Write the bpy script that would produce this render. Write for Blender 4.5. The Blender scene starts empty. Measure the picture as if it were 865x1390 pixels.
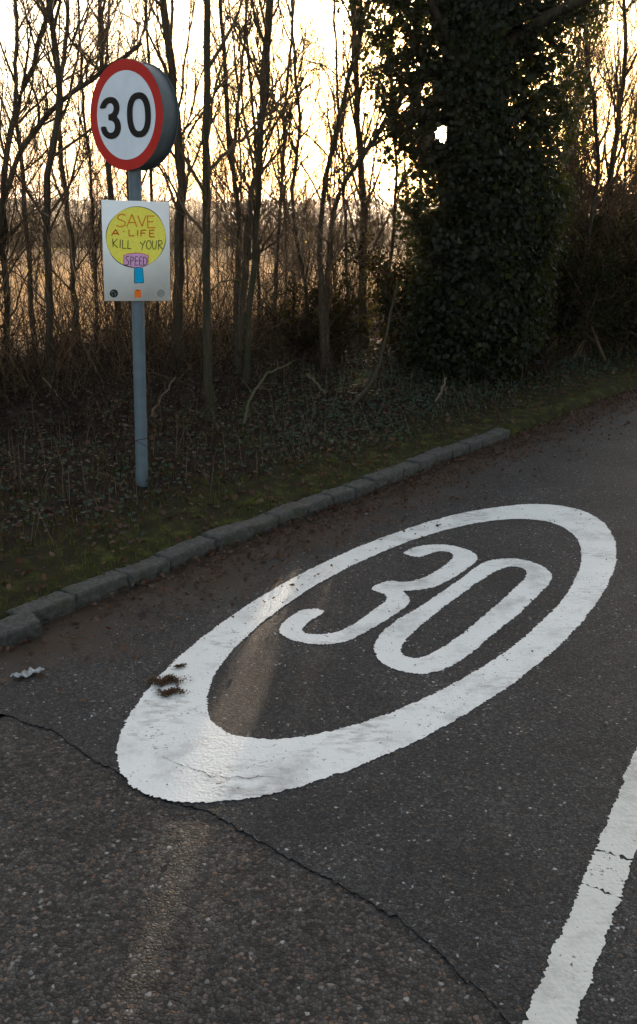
import bpy, math, random
import numpy as np
from mathutils import Vector, Matrix
from mathutils.geometry import tessellate_polygon

R = math.radians
HAZE = 0.0005
rng = np.random.default_rng(7)
random.seed(7)
scene = bpy.context.scene

# ------------------------------------------------------------------ camera, sky, sun, exposure
FPX, CX, CY, HY, CAMH = 1300.0, 432.5, 650.0, 290.0, 1.75
PITCH = math.atan2(CY - HY, FPX)
cam = bpy.data.cameras.new('camera')
cam.sensor_fit = 'VERTICAL'; cam.sensor_height = 36; cam.lens = FPX / 1390 * 36
cam.shift_y = -45.0 / 1390
cam.clip_start = 0.05; cam.clip_end = 6000
co = bpy.data.objects.new('camera', cam); scene.collection.objects.link(co)
co.location = (0, 0, CAMH); co.rotation_euler = (math.pi/2 - PITCH, 0, 0)
scene.camera = co

def ray(px, py):
    x, y = px - CX, py - CY
    return np.array([x, FPX*math.cos(PITCH) - y*math.sin(PITCH), -FPX*math.sin(PITCH) - y*math.cos(PITCH)])
def P(px, py, Y):
    d = ray(px, py); return np.array([0, 0, CAMH]) + d * (Y / d[1])
def G(px, py, z=0.0):
    d = ray(px, py); return np.array([0, 0, CAMH]) + d * ((z - CAMH) / d[2])

SUN_DIR = ray(602, 181); SUN_DIR = SUN_DIR / np.linalg.norm(SUN_DIR)
SUN_EL = math.asin(SUN_DIR[2]); SUN_AZ = math.atan2(SUN_DIR[0], SUN_DIR[1])
w = bpy.data.worlds.new('World'); scene.world = w; w.use_nodes = True
nt = w.node_tree; nt.nodes.clear()
out = nt.nodes.new('ShaderNodeOutputWorld'); bg = nt.nodes.new('ShaderNodeBackground')
sky = nt.nodes.new('ShaderNodeTexSky'); sky.sky_type = 'NISHITA'; sky.sun_disc = False
sky.sun_elevation = SUN_EL; sky.sun_rotation = SUN_AZ
sky.altitude = 50; sky.air_density = 1.0; sky.dust_density = 3.5; sky.ozone_density = 0.7
bg.inputs['Strength'].default_value = 0.135
tc = nt.nodes.new('ShaderNodeTexCoord')
dt = nt.nodes.new('ShaderNodeVectorMath'); dt.operation = 'DOT_PRODUCT'
dt.inputs[1].default_value = SUN_DIR.tolist()
nt.links.new(tc.outputs['Generated'], dt.inputs[0])
def lobe(c0, c1, colour, strength, interp='SMOOTHSTEP'):
    mr = nt.nodes.new('ShaderNodeMapRange'); mr.interpolation_type = interp
    mr.inputs['From Min'].default_value = c0; mr.inputs['From Max'].default_value = c1
    nt.links.new(dt.outputs['Value'], mr.inputs['Value'])
    em = nt.nodes.new('ShaderNodeBackground'); em.inputs['Color'].default_value = (*colour, 1)
    mu = nt.nodes.new('ShaderNodeMath'); mu.operation = 'MULTIPLY'; mu.inputs[1].default_value = strength
    nt.links.new(mr.outputs['Result'], mu.inputs[0]); nt.links.new(mu.outputs[0], em.inputs['Strength'])
    return em
nt.links.new(sky.outputs['Color'], bg.inputs['Color'])
acc = bg
for e in (lobe(-0.1, -1.0, (.88, .92, 1.0), 0.21),              # pale sky opposite the sun
          lobe(0.2, 1.0, (1.0, 0.92, 0.88), 0.66),          # milky bright air around the sun
          lobe(math.cos(R(10)), 1.0, (1.0, 0.66, 0.32), 1.2),
          lobe(math.cos(R(0.62)), math.cos(R(0.45)), (1.0, 0.86, 0.58), 120.0)):   # the sun's own disc
    a = nt.nodes.new('ShaderNodeAddShader'); nt.links.new(acc.outputs[0], a.inputs[0]); nt.links.new(e.outputs[0], a.inputs[1]); acc = a
nt.links.new(acc.outputs[0], out.inputs['Surface'])

sl = bpy.data.lights.new('sun', 'SUN'); sl.energy = 3.8; sl.angle = R(0.5); sl.color = (1.0, 0.77, 0.54)
so = bpy.data.objects.new('sun', sl); scene.collection.objects.link(so)
so.rotation_euler = Vector(SUN_DIR.tolist()).to_track_quat('Z', 'Y').to_euler()
so.location = (0, 0, 20)
vs = scene.view_settings; vs.view_transform = 'Standard'; vs.look = 'None'; vs.gamma = 1; vs.exposure = 1.7
scene.cycles.max_bounces = 5; scene.cycles.diffuse_bounces = 3; scene.cycles.transmission_bounces = 3
scene.cycles.transparent_max_bounces = 8; scene.cycles.sample_clamp_indirect = 3; scene.cycles.sample_clamp_direct = 12
scene.cycles.caustics_reflective = False; scene.cycles.caustics_refractive = False

# ------------------------------------------------------------------ helpers
COL = scene.collection
def link_obj(name, mesh, parent=None):
    o = bpy.data.objects.new(name, mesh); COL.objects.link(o)
    if parent is not None: o.parent = parent
    return o
def tag(o, label=None, cat=None, group=None, kind=None):
    if label: o['label'] = label
    if cat: o['category'] = cat
    if group: o['group'] = group
    if kind: o['kind'] = kind
    return o
def empty(name, loc=(0, 0, 0), rot=(0, 0, 0)):
    o = bpy.data.objects.new(name, None); COL.objects.link(o); o.location = tuple(float(v) for v in loc); o.rotation_euler = rot
    o.empty_display_size = .1
    return o
def np_mesh(name, V, faces, mat, smooth=True, mats=None, midx=None):
    """V (n,3); faces: list of (m,k) index arrays"""
    me = bpy.data.meshes.new(name)
    V = np.asarray(V, np.float32)
    me.vertices.add(len(V)); me.vertices.foreach_set('co', V.ravel())
    faces = [np.asarray(f, np.int32) for f in faces if len(f)]
    loops = np.concatenate([f.ravel() for f in faces])
    tot = np.concatenate([np.full(len(f), f.shape[1], np.int32) for f in faces])
    start = np.concatenate([[0], np.cumsum(tot)[:-1]]).astype(np.int32)
    me.loops.add(len(loops)); me.loops.foreach_set('vertex_index', loops)
    me.polygons.add(len(tot)); me.polygons.foreach_set('loop_start', start)
    try: me.polygons.foreach_set('loop_total', tot)
    except Exception: pass
    for m in (mats or [mat]): me.materials.append(m)
    if midx is not None: me.polygons.foreach_set('material_index', np.asarray(midx, np.int32))
    me.update(calc_edges=True); me.validate()
    if smooth: me.polygons.foreach_set('use_smooth', np.ones(len(me.polygons), bool))
    return me
def norm(v): return v / (np.linalg.norm(v, axis=-1, keepdims=True) + 1e-9)

class Geo:
    def __init__(s): s.V = []; s.F = []; s.n = 0
    def add(s, V, faces):
        V = np.asarray(V, float).reshape(-1, 3)
        for f in faces: s.F.append(np.asarray(f) + s.n)
        s.V.append(V); s.n += len(V)
    def tubes(s, pts, rad, sides, cap=False, ridge=0.0):
        """pts (N,K,3), rad (N,K)"""
        N, K, _ = pts.shape
        if N == 0: return
        t = np.gradient(pts, axis=1); t = norm(t)
        ref = np.where(np.abs(t[..., 2:3]) > .9, np.array([1., 0, 0]), np.array([0, 0, 1.]))
        u = norm(np.cross(t, ref)); v = np.cross(t, u)
        a = np.arange(sides) * 2*np.pi/sides
        rr = rad[:, :, None] * (1 + ridge * rng.standard_normal((N, 1, sides)) + ridge*.5*rng.standard_normal((N, K, sides)))
        ring = pts[:, :, None, :] + rr[..., None] * (np.cos(a)[None, None, :, None]*u[:, :, None, :] + np.sin(a)[None, None, :, None]*v[:, :, None, :])
        idx = np.arange(N*K*sides).reshape(N, K, sides)
        nx = np.roll(idx, -1, axis=2)
        q = np.stack([idx[:, :-1], nx[:, :-1], nx[:, 1:], idx[:, 1:]], -1).reshape(-1, 4)
        fs = [q]
        if cap: fs.append(idx[:, -1, :][:, ::1]); fs.append(idx[:, 0, ::-1])
        s.add(ring.reshape(-1, 3), fs)
    def leaves(s, pos, size, nrm=None, template=None, tilt=1.0):
        T, TF = template
        N = len(pos)
        if N == 0: return
        if nrm is None: nrm = rng.standard_normal((N, 3))
        n = norm(nrm + tilt*0.0)
        r = rng.standard_normal((N, 3)); a = norm(np.cross(n, r)); b = np.cross(n, a)
        V = pos[:, None, :] + size[:, None, None]*(T[None, :, 0:1]*a[:, None] + T[None, :, 1:2]*b[:, None] + T[None, :, 2:3]*n[:, None])
        k = len(T)
        F = (TF[None] + (np.arange(N)*k)[:, None, None]).reshape(-1, TF.shape[1])
        s.add(V.reshape(-1, 3), [F])
    def box(s, c, h, M=None):
        V = np.array([[x, y, z] for x in (-1, 1) for y in (-1, 1) for z in (-1, 1)], float)*np.array(h)
        if M is not None: V = V @ np.array(M).T
        s.add(V + np.array(c), [np.array([[0, 1, 3, 2], [4, 6, 7, 5], [0, 4, 5, 1], [2, 3, 7, 6], [0, 2, 6, 4], [1, 5, 7, 3]])])
    def mesh(s, name, mat, smooth=True): return np_mesh(name, np.concatenate(s.V), s.F, mat, smooth)
    def obj(s, name, mat, parent=None, smooth=True): return link_obj(name, s.mesh(name, mat, smooth), parent)

IVY = (np.array([(0, 0, 0), (0, 1.05, .06), (-.55, .42, .13), (-.4, -.08, .08), (.55, .42, .13), (.4, -.08, .08)])*1.0, np.array([[0, 1, 2, 3], [0, 5, 4, 1]]))
DRY = (np.array([(0, 0, 0), (0, 1.0, .28), (-.34, .55, .36), (-.26, .15, .2), (.34, .5, .16), (.28, .12, .22)])*1.0, np.array([[0, 1, 2, 3], [0, 5, 4, 1]]))

def node_mat(name):
    m = bpy.data.materials.new(name); m.use_nodes = True
    n = m.node_tree; b = n.nodes['Principled BSDF']
    return m, n, b
def N(n, t, **kw):
    x = n.nodes.new(t)
    for k, v in kw.items():
        if k in x.inputs: x.inputs[k].default_value = v
        else: setattr(x, k, v)
    return x
def ramp(n, stops, interp='LINEAR'):
    r = n.nodes.new('ShaderNodeValToRGB'); r.color_ramp.interpolation = interp
    e = r.color_ramp.elements
    while len(e) < len(stops): e.new(0.5)
    for i, (p, c) in enumerate(stops):
        e[i].position = p; e[i].color = (*c, 1) if len(c) == 3 else c
    return r
def coords(n):
    return n.nodes.new('ShaderNodeNewGeometry').outputs['Position']
def simple(name, col, rough=.6, metal=0, spec=.5, noise=0.0, nscale=20, bump=0.0, bscale=80):
    m, n, b = node_mat(name)
    b.inputs['Roughness'].default_value = rough; b.inputs['Metallic'].default_value = metal
    b.inputs['Specular IOR Level'].default_value = spec
    if noise:
        t = N(n, 'ShaderNodeTexNoise', Scale=nscale, Detail=6.0); n.links.new(coords(n), t.inputs['Vector'])
        r = ramp(n, [(.25, tuple(c*(1-noise) for c in col)), (.75, tuple(min(1, c*(1+noise)) for c in col))])
        n.links.new(t.outputs['Fac'], r.inputs[0]); n.links.new(r.outputs[0], b.inputs['Base Color'])
    else: b.inputs['Base Color'].default_value = (*col, 1)
    if bump:
        t = N(n, 'ShaderNodeTexNoise', Scale=bscale, Detail=5.0); n.links.new(coords(n), t.inputs['Vector'])
        bp = N(n, 'ShaderNodeBump', Strength=bump, Distance=.01); n.links.new(t.outputs['Fac'], bp.inputs['Height']); n.links.new(bp.outputs[0], b.inputs['Normal'])
    return m
def leaf_mat(name, cols, rough=.45, trans=.35, tcol=(.35, .4, .05), spec=.5):
    m, n, b = node_mat(name)
    g = n.nodes.new('ShaderNodeNewGeometry')
    r = ramp(n, [(i/(len(cols)-1), c) for i, c in enumerate(cols)])
    n.links.new(g.outputs['Random Per Island'], r.inputs[0]); n.links.new(r.outputs[0], b.inputs['Base Color'])
    b.inputs['Roughness'].default_value = rough; b.inputs['Specular IOR Level'].default_value = spec
    if trans:
        t = n.nodes.new('ShaderNodeBsdfTranslucent'); t.inputs['Color'].default_value = (*tcol, 1)
        mx = n.nodes.new('ShaderNodeMixShader'); mx.inputs[0].default_value = trans
        n.links.new(b.outputs[0], mx.inputs[1]); n.links.new(t.outputs[0], mx.inputs[2])
        n.links.new(mx.outputs[0], n.nodes['Material Output'].inputs['Surface'])
    return m

def asphalt(name, scale, dark, light, brown, specks):
    m, n, b = node_mat(name); pos = coords(n)
    wob = N(n, 'ShaderNodeTexNoise', Scale=scale*.8, Detail=2.0); n.links.new(pos, wob.inputs['Vector'])
    wadd = N(n, 'ShaderNodeMixRGB', blend_type='ADD'); wadd.inputs[0].default_value = .006
    n.links.new(pos, wadd.inputs[1]); n.links.new(wob.outputs['Color'], wadd.inputs[2])
    v = N(n, 'ShaderNodeTexVoronoi', Scale=scale); n.links.new(wadd.outputs[0], v.inputs['Vector'])
    ed = N(n, 'ShaderNodeTexVoronoi', Scale=scale, feature='DISTANCE_TO_EDGE'); n.links.new(wadd.outputs[0], ed.inputs['Vector'])
    sep = n.nodes.new('ShaderNodeSeparateColor'); n.links.new(v.outputs['Color'], sep.inputs[0])
    cr = ramp(n, [(0, dark), (.5, tuple((a+c)/2 for a, c in zip(dark, light))), (.86, light), (.93, brown), (.985, tuple(c*1.7 for c in light)), (1.0, specks)])
    n.links.new(sep.outputs[0], cr.inputs[0])
    er = ramp(n, [(0, (.25,)*3), (.09, (.75,)*3), (.25, (1,)*3)]); n.links.new(ed.outputs['Distance'], er.inputs[0])
    mul = N(n, 'ShaderNodeMixRGB', blend_type='MULTIPLY'); mul.inputs[0].default_value = 1
    n.links.new(cr.outputs[0], mul.inputs[1]); n.links.new(er.outputs[0], mul.inputs[2])
    big = N(n, 'ShaderNodeTexNoise', Scale=1.7, Detail=7.0, Roughness=.65); n.links.new(pos, big.inputs['Vector'])
    br = ramp(n, [(.3, (.60, .60, .62)), (.5, (1, 1, 1)), (.70, (1.45, 1.42, 1.38))]); n.links.new(big.outputs['Fac'], br.inputs[0])
    mul2 = N(n, 'ShaderNodeMixRGB', blend_type='MULTIPLY'); mul2.inputs[0].default_value = 1
    n.links.new(mul.outputs[0], mul2.inputs[1]); n.links.new(br.outputs[0], mul2.inputs[2])
    # soil washed in from the verge: patchy brown film
    dn = N(n, 'ShaderNodeTexNoise', Scale=3.1, Detail=9.0, Roughness=.7); n.links.new(pos, dn.inputs['Vector'])
    at = N(n, 'ShaderNodeAttribute'); at.attribute_name = 'dirt'
    dm = N(n, 'ShaderNodeMath', operation='MULTIPLY_ADD'); dm.inputs[1].default_value = .9; n.links.new(dn.outputs['Fac'], dm.inputs[0]); n.links.new(at.outputs['Fac'], dm.inputs[2])
    dr = ramp(n, [(.74, (0, 0, 0)), (1.15, (1, 1, 1))]); dr.color_ramp.elements[1].position = 1.0; n.links.new(dm.outputs[0], dr.inputs[0])
    mx = N(n, 'ShaderNodeMixRGB'); n.links.new(dr.outputs[0], mx.inputs[0]); n.links.new(mul2.outputs[0], mx.inputs[1]); mx.inputs[2].default_value = (.042, .028, .019, 1)
    n.links.new(mx.outputs[0], b.inputs['Base Color'])
    b.inputs['Roughness'].default_value = .72; b.inputs['Specular IOR Level'].default_value = .22
    hr = ramp(n, [(0, (0,)*3), (.25, (.8,)*3), (.5, (1,)*3)]); n.links.new(ed.outputs['Distance'], hr.inputs[0])
    hh = N(n, 'ShaderNodeMath', operation='MULTIPLY'); n.links.new(hr.outputs[0], hh.inputs[0]); n.links.new(sep.outputs[1], hh.inputs[1])
    bp = N(n, 'ShaderNodeBump', Strength=.62, Distance=.005); n.links.new(hh.outputs[0], bp.inputs['Height'])
    fine = N(n, 'ShaderNodeTexNoise', Scale=scale*3, Detail=3.0); n.links.new(pos, fine.inputs['Vector'])
    bp2 = N(n, 'ShaderNodeBump', Strength=.4, Distance=.002); n.links.new(fine.outputs['Fac'], bp2.inputs['Height']); n.links.new(bp.outputs[0], bp2.inputs['Normal'])
    n.links.new(bp2.outputs[0], b.inputs['Normal'])
    return m

def paint_mat(name, tint):
    m, n, b = node_mat(name); pos = coords(n)
    a = N(n, 'ShaderNodeTexNoise', Scale=3.2, Detail=10.0, Roughness=.74); n.links.new(pos, a.inputs['Vector'])
    r = ramp(n, [(.3, tuple(c*.55 for c in tint)), (.49, tint), (.7, tuple(c*1.06 for c in tint))]); n.links.new(a.outputs['Fac'], r.inputs[0])
    # pinholes and chips down to the road
    c = N(n, 'ShaderNodeTexNoise', Scale=75.0, Detail=3.0, Roughness=.6); n.links.new(pos, c.inputs['Vector'])
    c2 = N(n, 'ShaderNodeTexNoise', Scale=6.5, Detail=3.0); n.links.new(pos, c2.inputs['Vector'])
    ad = N(n, 'ShaderNodeMath', operation='MULTIPLY_ADD'); ad.inputs[1].default_value = .34; n.links.new(c2.outputs['Fac'], ad.inputs[0]); n.links.new(c.outputs['Fac'], ad.inputs[2])
    cr = ramp(n, [(.835, (0, 0, 0)), (.87, (1, 1, 1))]); n.links.new(ad.outputs[0], cr.inputs[0])
    # scuffs: stretched dirty streaks
    mp = N(n, 'ShaderNodeMapping'); mp.inputs['Rotation'].default_value = (0, 0, R(20)); mp.inputs['Scale'].default_value = (12, 34, 12); n.links.new(pos, mp.inputs[0])
    s = N(n, 'ShaderNodeTexNoise', Scale=1.0, Detail=5.0, Roughness=.65); n.links.new(mp.outputs[0], s.inputs['Vector'])
    s2 = N(n, 'ShaderNodeTexNoise', Scale=2.6, Detail=2.0); n.links.new(pos, s2.inputs['Vector'])
    sm = N(n, 'ShaderNodeMath', operation='MULTIPLY'); n.links.new(s.outputs['Fac'], sm.inputs[0]); n.links.new(s2.outputs['Fac'], sm.inputs[1])
    sr = ramp(n, [(.29, (0, 0, 0)), (.42, (.75, .75, .75))]); n.links.new(sm.outputs[0], sr.inputs[0])
    m1 = N(n, 'ShaderNodeMixRGB'); n.links.new(sr.outputs[0], m1.inputs[0]); n.links.new(r.outputs[0], m1.inputs[1]); m1.inputs[2].default_value = (.30, .30, .30, 1)
    m2 = N(n, 'ShaderNodeMixRGB'); n.links.new(cr.outputs[0], m2.inputs[0]); n.links.new(m1.outputs[0], m2.inputs[1]); m2.inputs[2].default_value = (.10, .095, .09, 1)
    n.links.new(m2.outputs[0], b.inputs['Base Color'])
    b.inputs['Roughness'].default_value = .55; b.inputs['Specular IOR Level'].default_value = .4
    v = N(n, 'ShaderNodeTexVoronoi', Scale=95.0, feature='SMOOTH_F1'); n.links.new(pos, v.inputs['Vector'])
    bp = N(n, 'ShaderNodeBump', Strength=.55, Distance=.004); n.links.new(v.outputs['Distance'], bp.inputs['Height']); bp.invert = True
    n.links.new(bp.outputs[0], b.inputs['Normal'])
    return m

M_ROAD_NEW = asphalt('asphalt_dark', 125, (.013, .0145, .017), (.060, .063, .069), (.088, .064, .048), (.34, .34, .34))
M_ROAD_OLD = asphalt('asphalt_old_chippings', 92, (.014, .014, .015), (.078, .073, .071), (.12, .072, .048), (.26, .25, .24))
M_PAINT = paint_mat('road_paint_white', (.68, .69, .69))
M_PAINT_OLD = paint_mat('road_paint_grey_white', (.52, .53, .51))
M_CRACK = simple('crack_tar', (.030, .029, .028), .9, spec=.2, noise=.5, nscale=60, bump=1, bscale=150)

def bark(name, a, bcol, moss=None):
    m, n, b = node_mat(name); pos = coords(n)
    mp = N(n, 'ShaderNodeMapping'); mp.inputs['Scale'].default_value = (45, 45, 9); n.links.new(pos, mp.inputs[0])
    t = N(n, 'ShaderNodeTexNoise', Scale=1.0, Detail=6.0, Roughness=.7); n.links.new(mp.outputs[0], t.inputs['Vector'])
    st = [(.3, a), (.7, bcol)]
    r = ramp(n, st); n.links.new(t.outputs['Fac'], r.inputs[0]); last = r.outputs[0]
    if moss:
        t2 = N(n, 'ShaderNodeTexNoise', Scale=6.0, Detail=5.0); n.links.new(pos, t2.inputs['Vector'])
        r2 = ramp(n, [(.5, (0, 0, 0)), (.62, (1, 1, 1))]); n.links.new(t2.outputs['Fac'], r2.inputs[0])
        mx = N(n, 'ShaderNodeMixRGB'); n.links.new(r2.outputs[0], mx.inputs[0]); n.links.new(last, mx.inputs[1]); mx.inputs[2].default_value = (*moss, 1); last = mx.outputs[0]
    n.links.new(last, b.inputs['Base Color']); b.inputs['Roughness'].default_value = .85; b.inputs['Specular IOR Level'].default_value = .25
    bp = N(n, 'ShaderNodeBump', Strength=.8, Distance=.01); n.links.new(t.outputs['Fac'], bp.inputs['Height']); n.links.new(bp.outputs[0], b.inputs['Normal'])
    return m
M_BARK = bark('bark_brown', (.022, .017, .012), (.070, .054, .036))
M_BARK_GREEN = bark('bark_green_grey', (.022, .019, .013), (.062, .050, .032), (.030, .029, .013))
M_TWIG = simple('twig_brown', (.078, .052, .032), .8, spec=.15, noise=.4, nscale=3)
M_TWIG_TAN = simple('twig_tan', (.10, .064, .036), .8, spec=.12, noise=.35, nscale=3)
M_BRAMBLE = simple('dead_bramble', (.026, .015, .010), .8, spec=.12, noise=.5, nscale=6)
M_STRAW = simple('dry_grass', (.085, .056, .030), .7, noise=.4, nscale=8)
M_MOSSY = bark('mossy_wood', (.05, .048, .03), (.09, .08, .045), (.065, .07, .015))
M_LOG = bark('pale_deadwood', (.09, .068, .045), (.19, .145, .10))
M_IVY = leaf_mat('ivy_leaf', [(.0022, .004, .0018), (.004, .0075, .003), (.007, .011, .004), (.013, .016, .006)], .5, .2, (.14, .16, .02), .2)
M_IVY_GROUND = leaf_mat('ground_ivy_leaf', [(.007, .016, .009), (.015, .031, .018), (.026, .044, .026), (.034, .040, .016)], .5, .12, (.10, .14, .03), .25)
M_SHRUB = leaf_mat('evergreen_leaf', [(.006, .008, .004), (.012, .015, .007), (.020, .020, .009)], .8, .15, (.12, .11, .02), .08)
M_DRY = leaf_mat('fallen_leaf', [(.020, .010, .008), (.040, .020, .014), (.060, .031, .022), (.105, .062, .044), (.028, .014, .010)], .8, .12, (.3, .14, .05), .25)
M_GRASS = leaf_mat('verge_grass', [(.020, .030, .005), (.042, .056, .008), (.075, .080, .010), (.09, .07, .025)], .7, .3, (.12, .15, .02), .2)
M_YLEAF = leaf_mat('yellowing_leaf', [(.08, .075, .012), (.12, .10, .018), (.05, .055, .015)], .5, .5, (.6, .5, .04))

# ------------------------------------------------------------------ the setting: road edge curve, terrain, road
kpx = [(50, 852), (105, 828), (174, 800), (231, 777), (293, 750), (343, 731), (418, 703), (500, 672), (600, 630), (690, 598), (760, 570), (820, 545), (865, 530)]
edge = [(-9, 2.2), (-5, 2.55), (-3, 2.9), (-2.0, 3.25), (-1.5, 3.5), (-1.3, 3.72)] + [tuple(G(*p)[:2]) for p in kpx] + [(5, 11.8), (8, 15), (14, 20.5), (30, 33), (70, 66)]
edge = np.array(edge)
def dense(poly, step):
    outp = []
    for a, b in zip(poly[:-1], poly[1:]):
        k = max(1, int(np.linalg.norm(b-a)/step)); 
        for i in range(k): outp.append(a + (b-a)*i/k)
    outp.append(poly[-1]); return np.array(outp)
# smooth the curve a little
ed = dense(edge, .15)
for _ in range(6): ed[1:-1] = (ed[:-2] + 2*ed[1:-1] + ed[2:])/4
EDT = norm(np.gradient(ed, axis=0)); EDN = np.stack([-EDT[:, 1], EDT[:, 0]], 1)     # normal to the verge side
def edge_dist(xy):
    xy = np.asarray(xy, float).reshape(-1, 2); d = np.empty(len(xy)); s = np.empty(len(xy))
    for i in range(0, len(xy), 4000):
        q = xy[i:i+4000]; D = q[:, None] - ed[None]; r = (D**2).sum(-1); j = r.argmin(1)
        v = q - ed[j]; d[i:i+4000] = (v*EDN[j]).sum(1) ; s[i:i+4000] = np.sqrt(r[np.arange(len(q)), j])
    return np.sign(d)*s
def wob(x, y, k=0):
    return (np.sin(x*1.7+y*2.3+k)+np.sin(x*3.9-y*3.1+1.3+k)+.6*np.sin(x*8.3+y*6.7+k)+.4*np.sin(x*17.1-y*13.9+2*k)+.25*np.sin(x*33+y*29))/3.2
def ground_z(x, y, d=None):
    x = np.asarray(x, float); y = np.asarray(y, float)
    if d is None: d = edge_dist(np.stack([x.ravel(), y.ravel()], 1)).reshape(x.shape)
    rise = np.interp(d, [-30, -5.9, -5.6, -.08, .055, .10, .35, 1.4, 3.0, 5, 9, 40, 200, 2000], [.1, .1, -.03, -.03, -.025, .066, .088, .20, .28, .30, .25, .15, .3, .8])
    amp = np.interp(d, [.10, .3, 1.5, 6, 12], [.004, .012, .045, .06, .03])
    return rise + np.where(d > .10, amp*wob(x, y), 0)
def gz1(x, y): return float(ground_z(np.array([x]), np.array([y]))[0])

def axis(fine0, fine1, step, far0, far1):
    a = list(np.arange(fine0, fine1, step)); s = step; v = a[-1]
    while v < far1: s *= 1.22; v += s; a.append(v)
    s = step; v = a[0]
    while v > far0: s *= 1.22; v -= s; a.insert(0, v)
    return np.array(a)
xs = axis(-4.5, 5.5, .05, -2600, 2600); ys = axis(2.2, 14, .05, -300, 4500)
X, Y = np.meshgrid(xs, ys); Z = ground_z(X, Y)
V = np.stack([X, Y, Z], -1).reshape(-1, 3); idx = np.arange(len(V)).reshape(X.shape)
F = np.stack([idx[:-1, :-1], idx[:-1, 1:], idx[1:, 1:], idx[1:, :-1]], -1).reshape(-1, 4)
def ground_material():
    m, n, b = node_mat('soil_and_field'); pos = coords(n)
    t = N(n, 'ShaderNodeTexNoise', Scale=9.0, Detail=9.0, Roughness=.7); n.links.new(pos, t.inputs['Vector'])
    soil = ramp(n, [(.3, (.007, .005, .004)), (.5, (.016, .010, .007)), (.72, (.034, .021, .013))]); n.links.new(t.outputs['Fac'], soil.inputs[0])
    t2 = N(n, 'ShaderNodeTexNoise', Scale=.6, Detail=8.0, Roughness=.7); n.links.new(pos, t2.inputs['Vector'])
    fld = ramp(n, [(.3, (.20, .125, .065)), (.5, (.31, .20, .11)), (.7, (.40, .28, .15))]); n.links.new(t2.outputs['Fac'], fld.inputs[0])
    moss = ramp(n, [(.3, (.016, .012, .007)), (.52, (.026, .027, .008)), (.72, (.095, .100, .016))]); n.links.new(t.outputs['Fac'], moss.inputs[0])
    at = N(n, 'ShaderNodeAttribute'); at.attribute_name = 'verge_distance'
    def band(lo, hi):
        r = N(n, 'ShaderNodeMapRange'); r.inputs['From Min'].default_value = lo; r.inputs['From Max'].default_value = hi
        ad = N(n, 'ShaderNodeMath', operation='MULTIPLY_ADD'); ad.inputs[1].default_value = (hi-lo)*.9
        tt = N(n, 'ShaderNodeTexNoise', Scale=3.0, Detail=5.0); n.links.new(pos, tt.inputs['Vector'])
        sb = N(n, 'ShaderNodeMath', operation='SUBTRACT'); n.links.new(tt.outputs['Fac'], sb.inputs[0]); sb.inputs[1].default_value = .5
        n.links.new(sb.outputs[0], ad.inputs[0]); n.links.new(at.outputs['Fac'], ad.inputs[2]); n.links.new(ad.outputs[0], r.inputs['Value'])
        return r.outputs['Result']
    m1 = N(n, 'ShaderNodeMixRGB'); n.links.new(band(.25, .75), m1.inputs[0]); n.links.new(moss.outputs[0], m1.inputs[1]); n.links.new(soil.outputs[0], m1.inputs[2])
    m2 = N(n, 'ShaderNodeMixRGB'); n.links.new(band(5.0, 6.5), m2.inputs[0]); n.links.new(m1.outputs[0], m2.inputs[1]); n.links.new(fld.outputs[0], m2.inputs[2])
    n.links.new(m2.outputs[0], b.inputs['Base Color']); b.inputs['Roughness'].default_value = .95; b.inputs['Specular IOR Level'].default_value = .15
    bp = N(n, 'ShaderNodeBump', Strength=1.0, Distance=.04); n.links.new(t.outputs['Fac'], bp.inputs['Height']); n.links.new(bp.outputs[0], b.inputs['Normal'])
    return m
me = np_mesh('ground', V, [F], ground_material())
at = me.attributes.new('verge_distance', 'FLOAT', 'POINT'); at.data.foreach_set('value', edge_dist(V[:, :2]).astype(np.float32))
tag(link_obj('ground', me), kind='structure')

# road sheets: a strip grid that follows the edge curve; attribute 'dirt' is high next to the kerb
offs = np.array([.03, -.02, -.08, -.18, -.3, -.45, -.7, -1.1, -2, -3.5, -5.6])
def road_strip(name, mat, z, keep=None):
    pts = np.concatenate([ed[:, None] + EDN[:, None]*offs[None, :, None], np.full((len(ed), len(offs), 1), z)], -1)
    return pts
# base road (old chippings) as one flat polygon with inner dirt strip mesh
right_side = (ed - EDN*5.6)[(ed[:, 0] > -1.2)]
left_poly = ed + EDN*.02
# The near junction mouth opens to the left and towards the camera
base_loop = np.concatenate([left_poly, right_side[::-1], np.array([[3.6, -3.0], [-9, -3.0]])])
def flat_poly_mesh(name, loops, z, mat, dirt=None):
    loops3 = [[Vector((float(p[0]), float(p[1]), 0)) for p in L] for L in loops]
    tri = tessellate_polygon(loops3)
    V = np.concatenate([np.asarray(L)[:, :2] for L in loops]); V = np.concatenate([V, np.full((len(V), 1), z)], 1)
    tri = np.array(tri)
    a = V[tri[:, 1], :2]-V[tri[:, 0], :2]; b_ = V[tri[:, 2], :2]-V[tri[:, 0], :2]
    cr = a[:, 0]*b_[:, 1]-a[:, 1]*b_[:, 0]; tri[cr < 0] = tri[cr < 0][:, ::-1]
    return np_mesh(name, V, [tri], mat, smooth=False)
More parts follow.
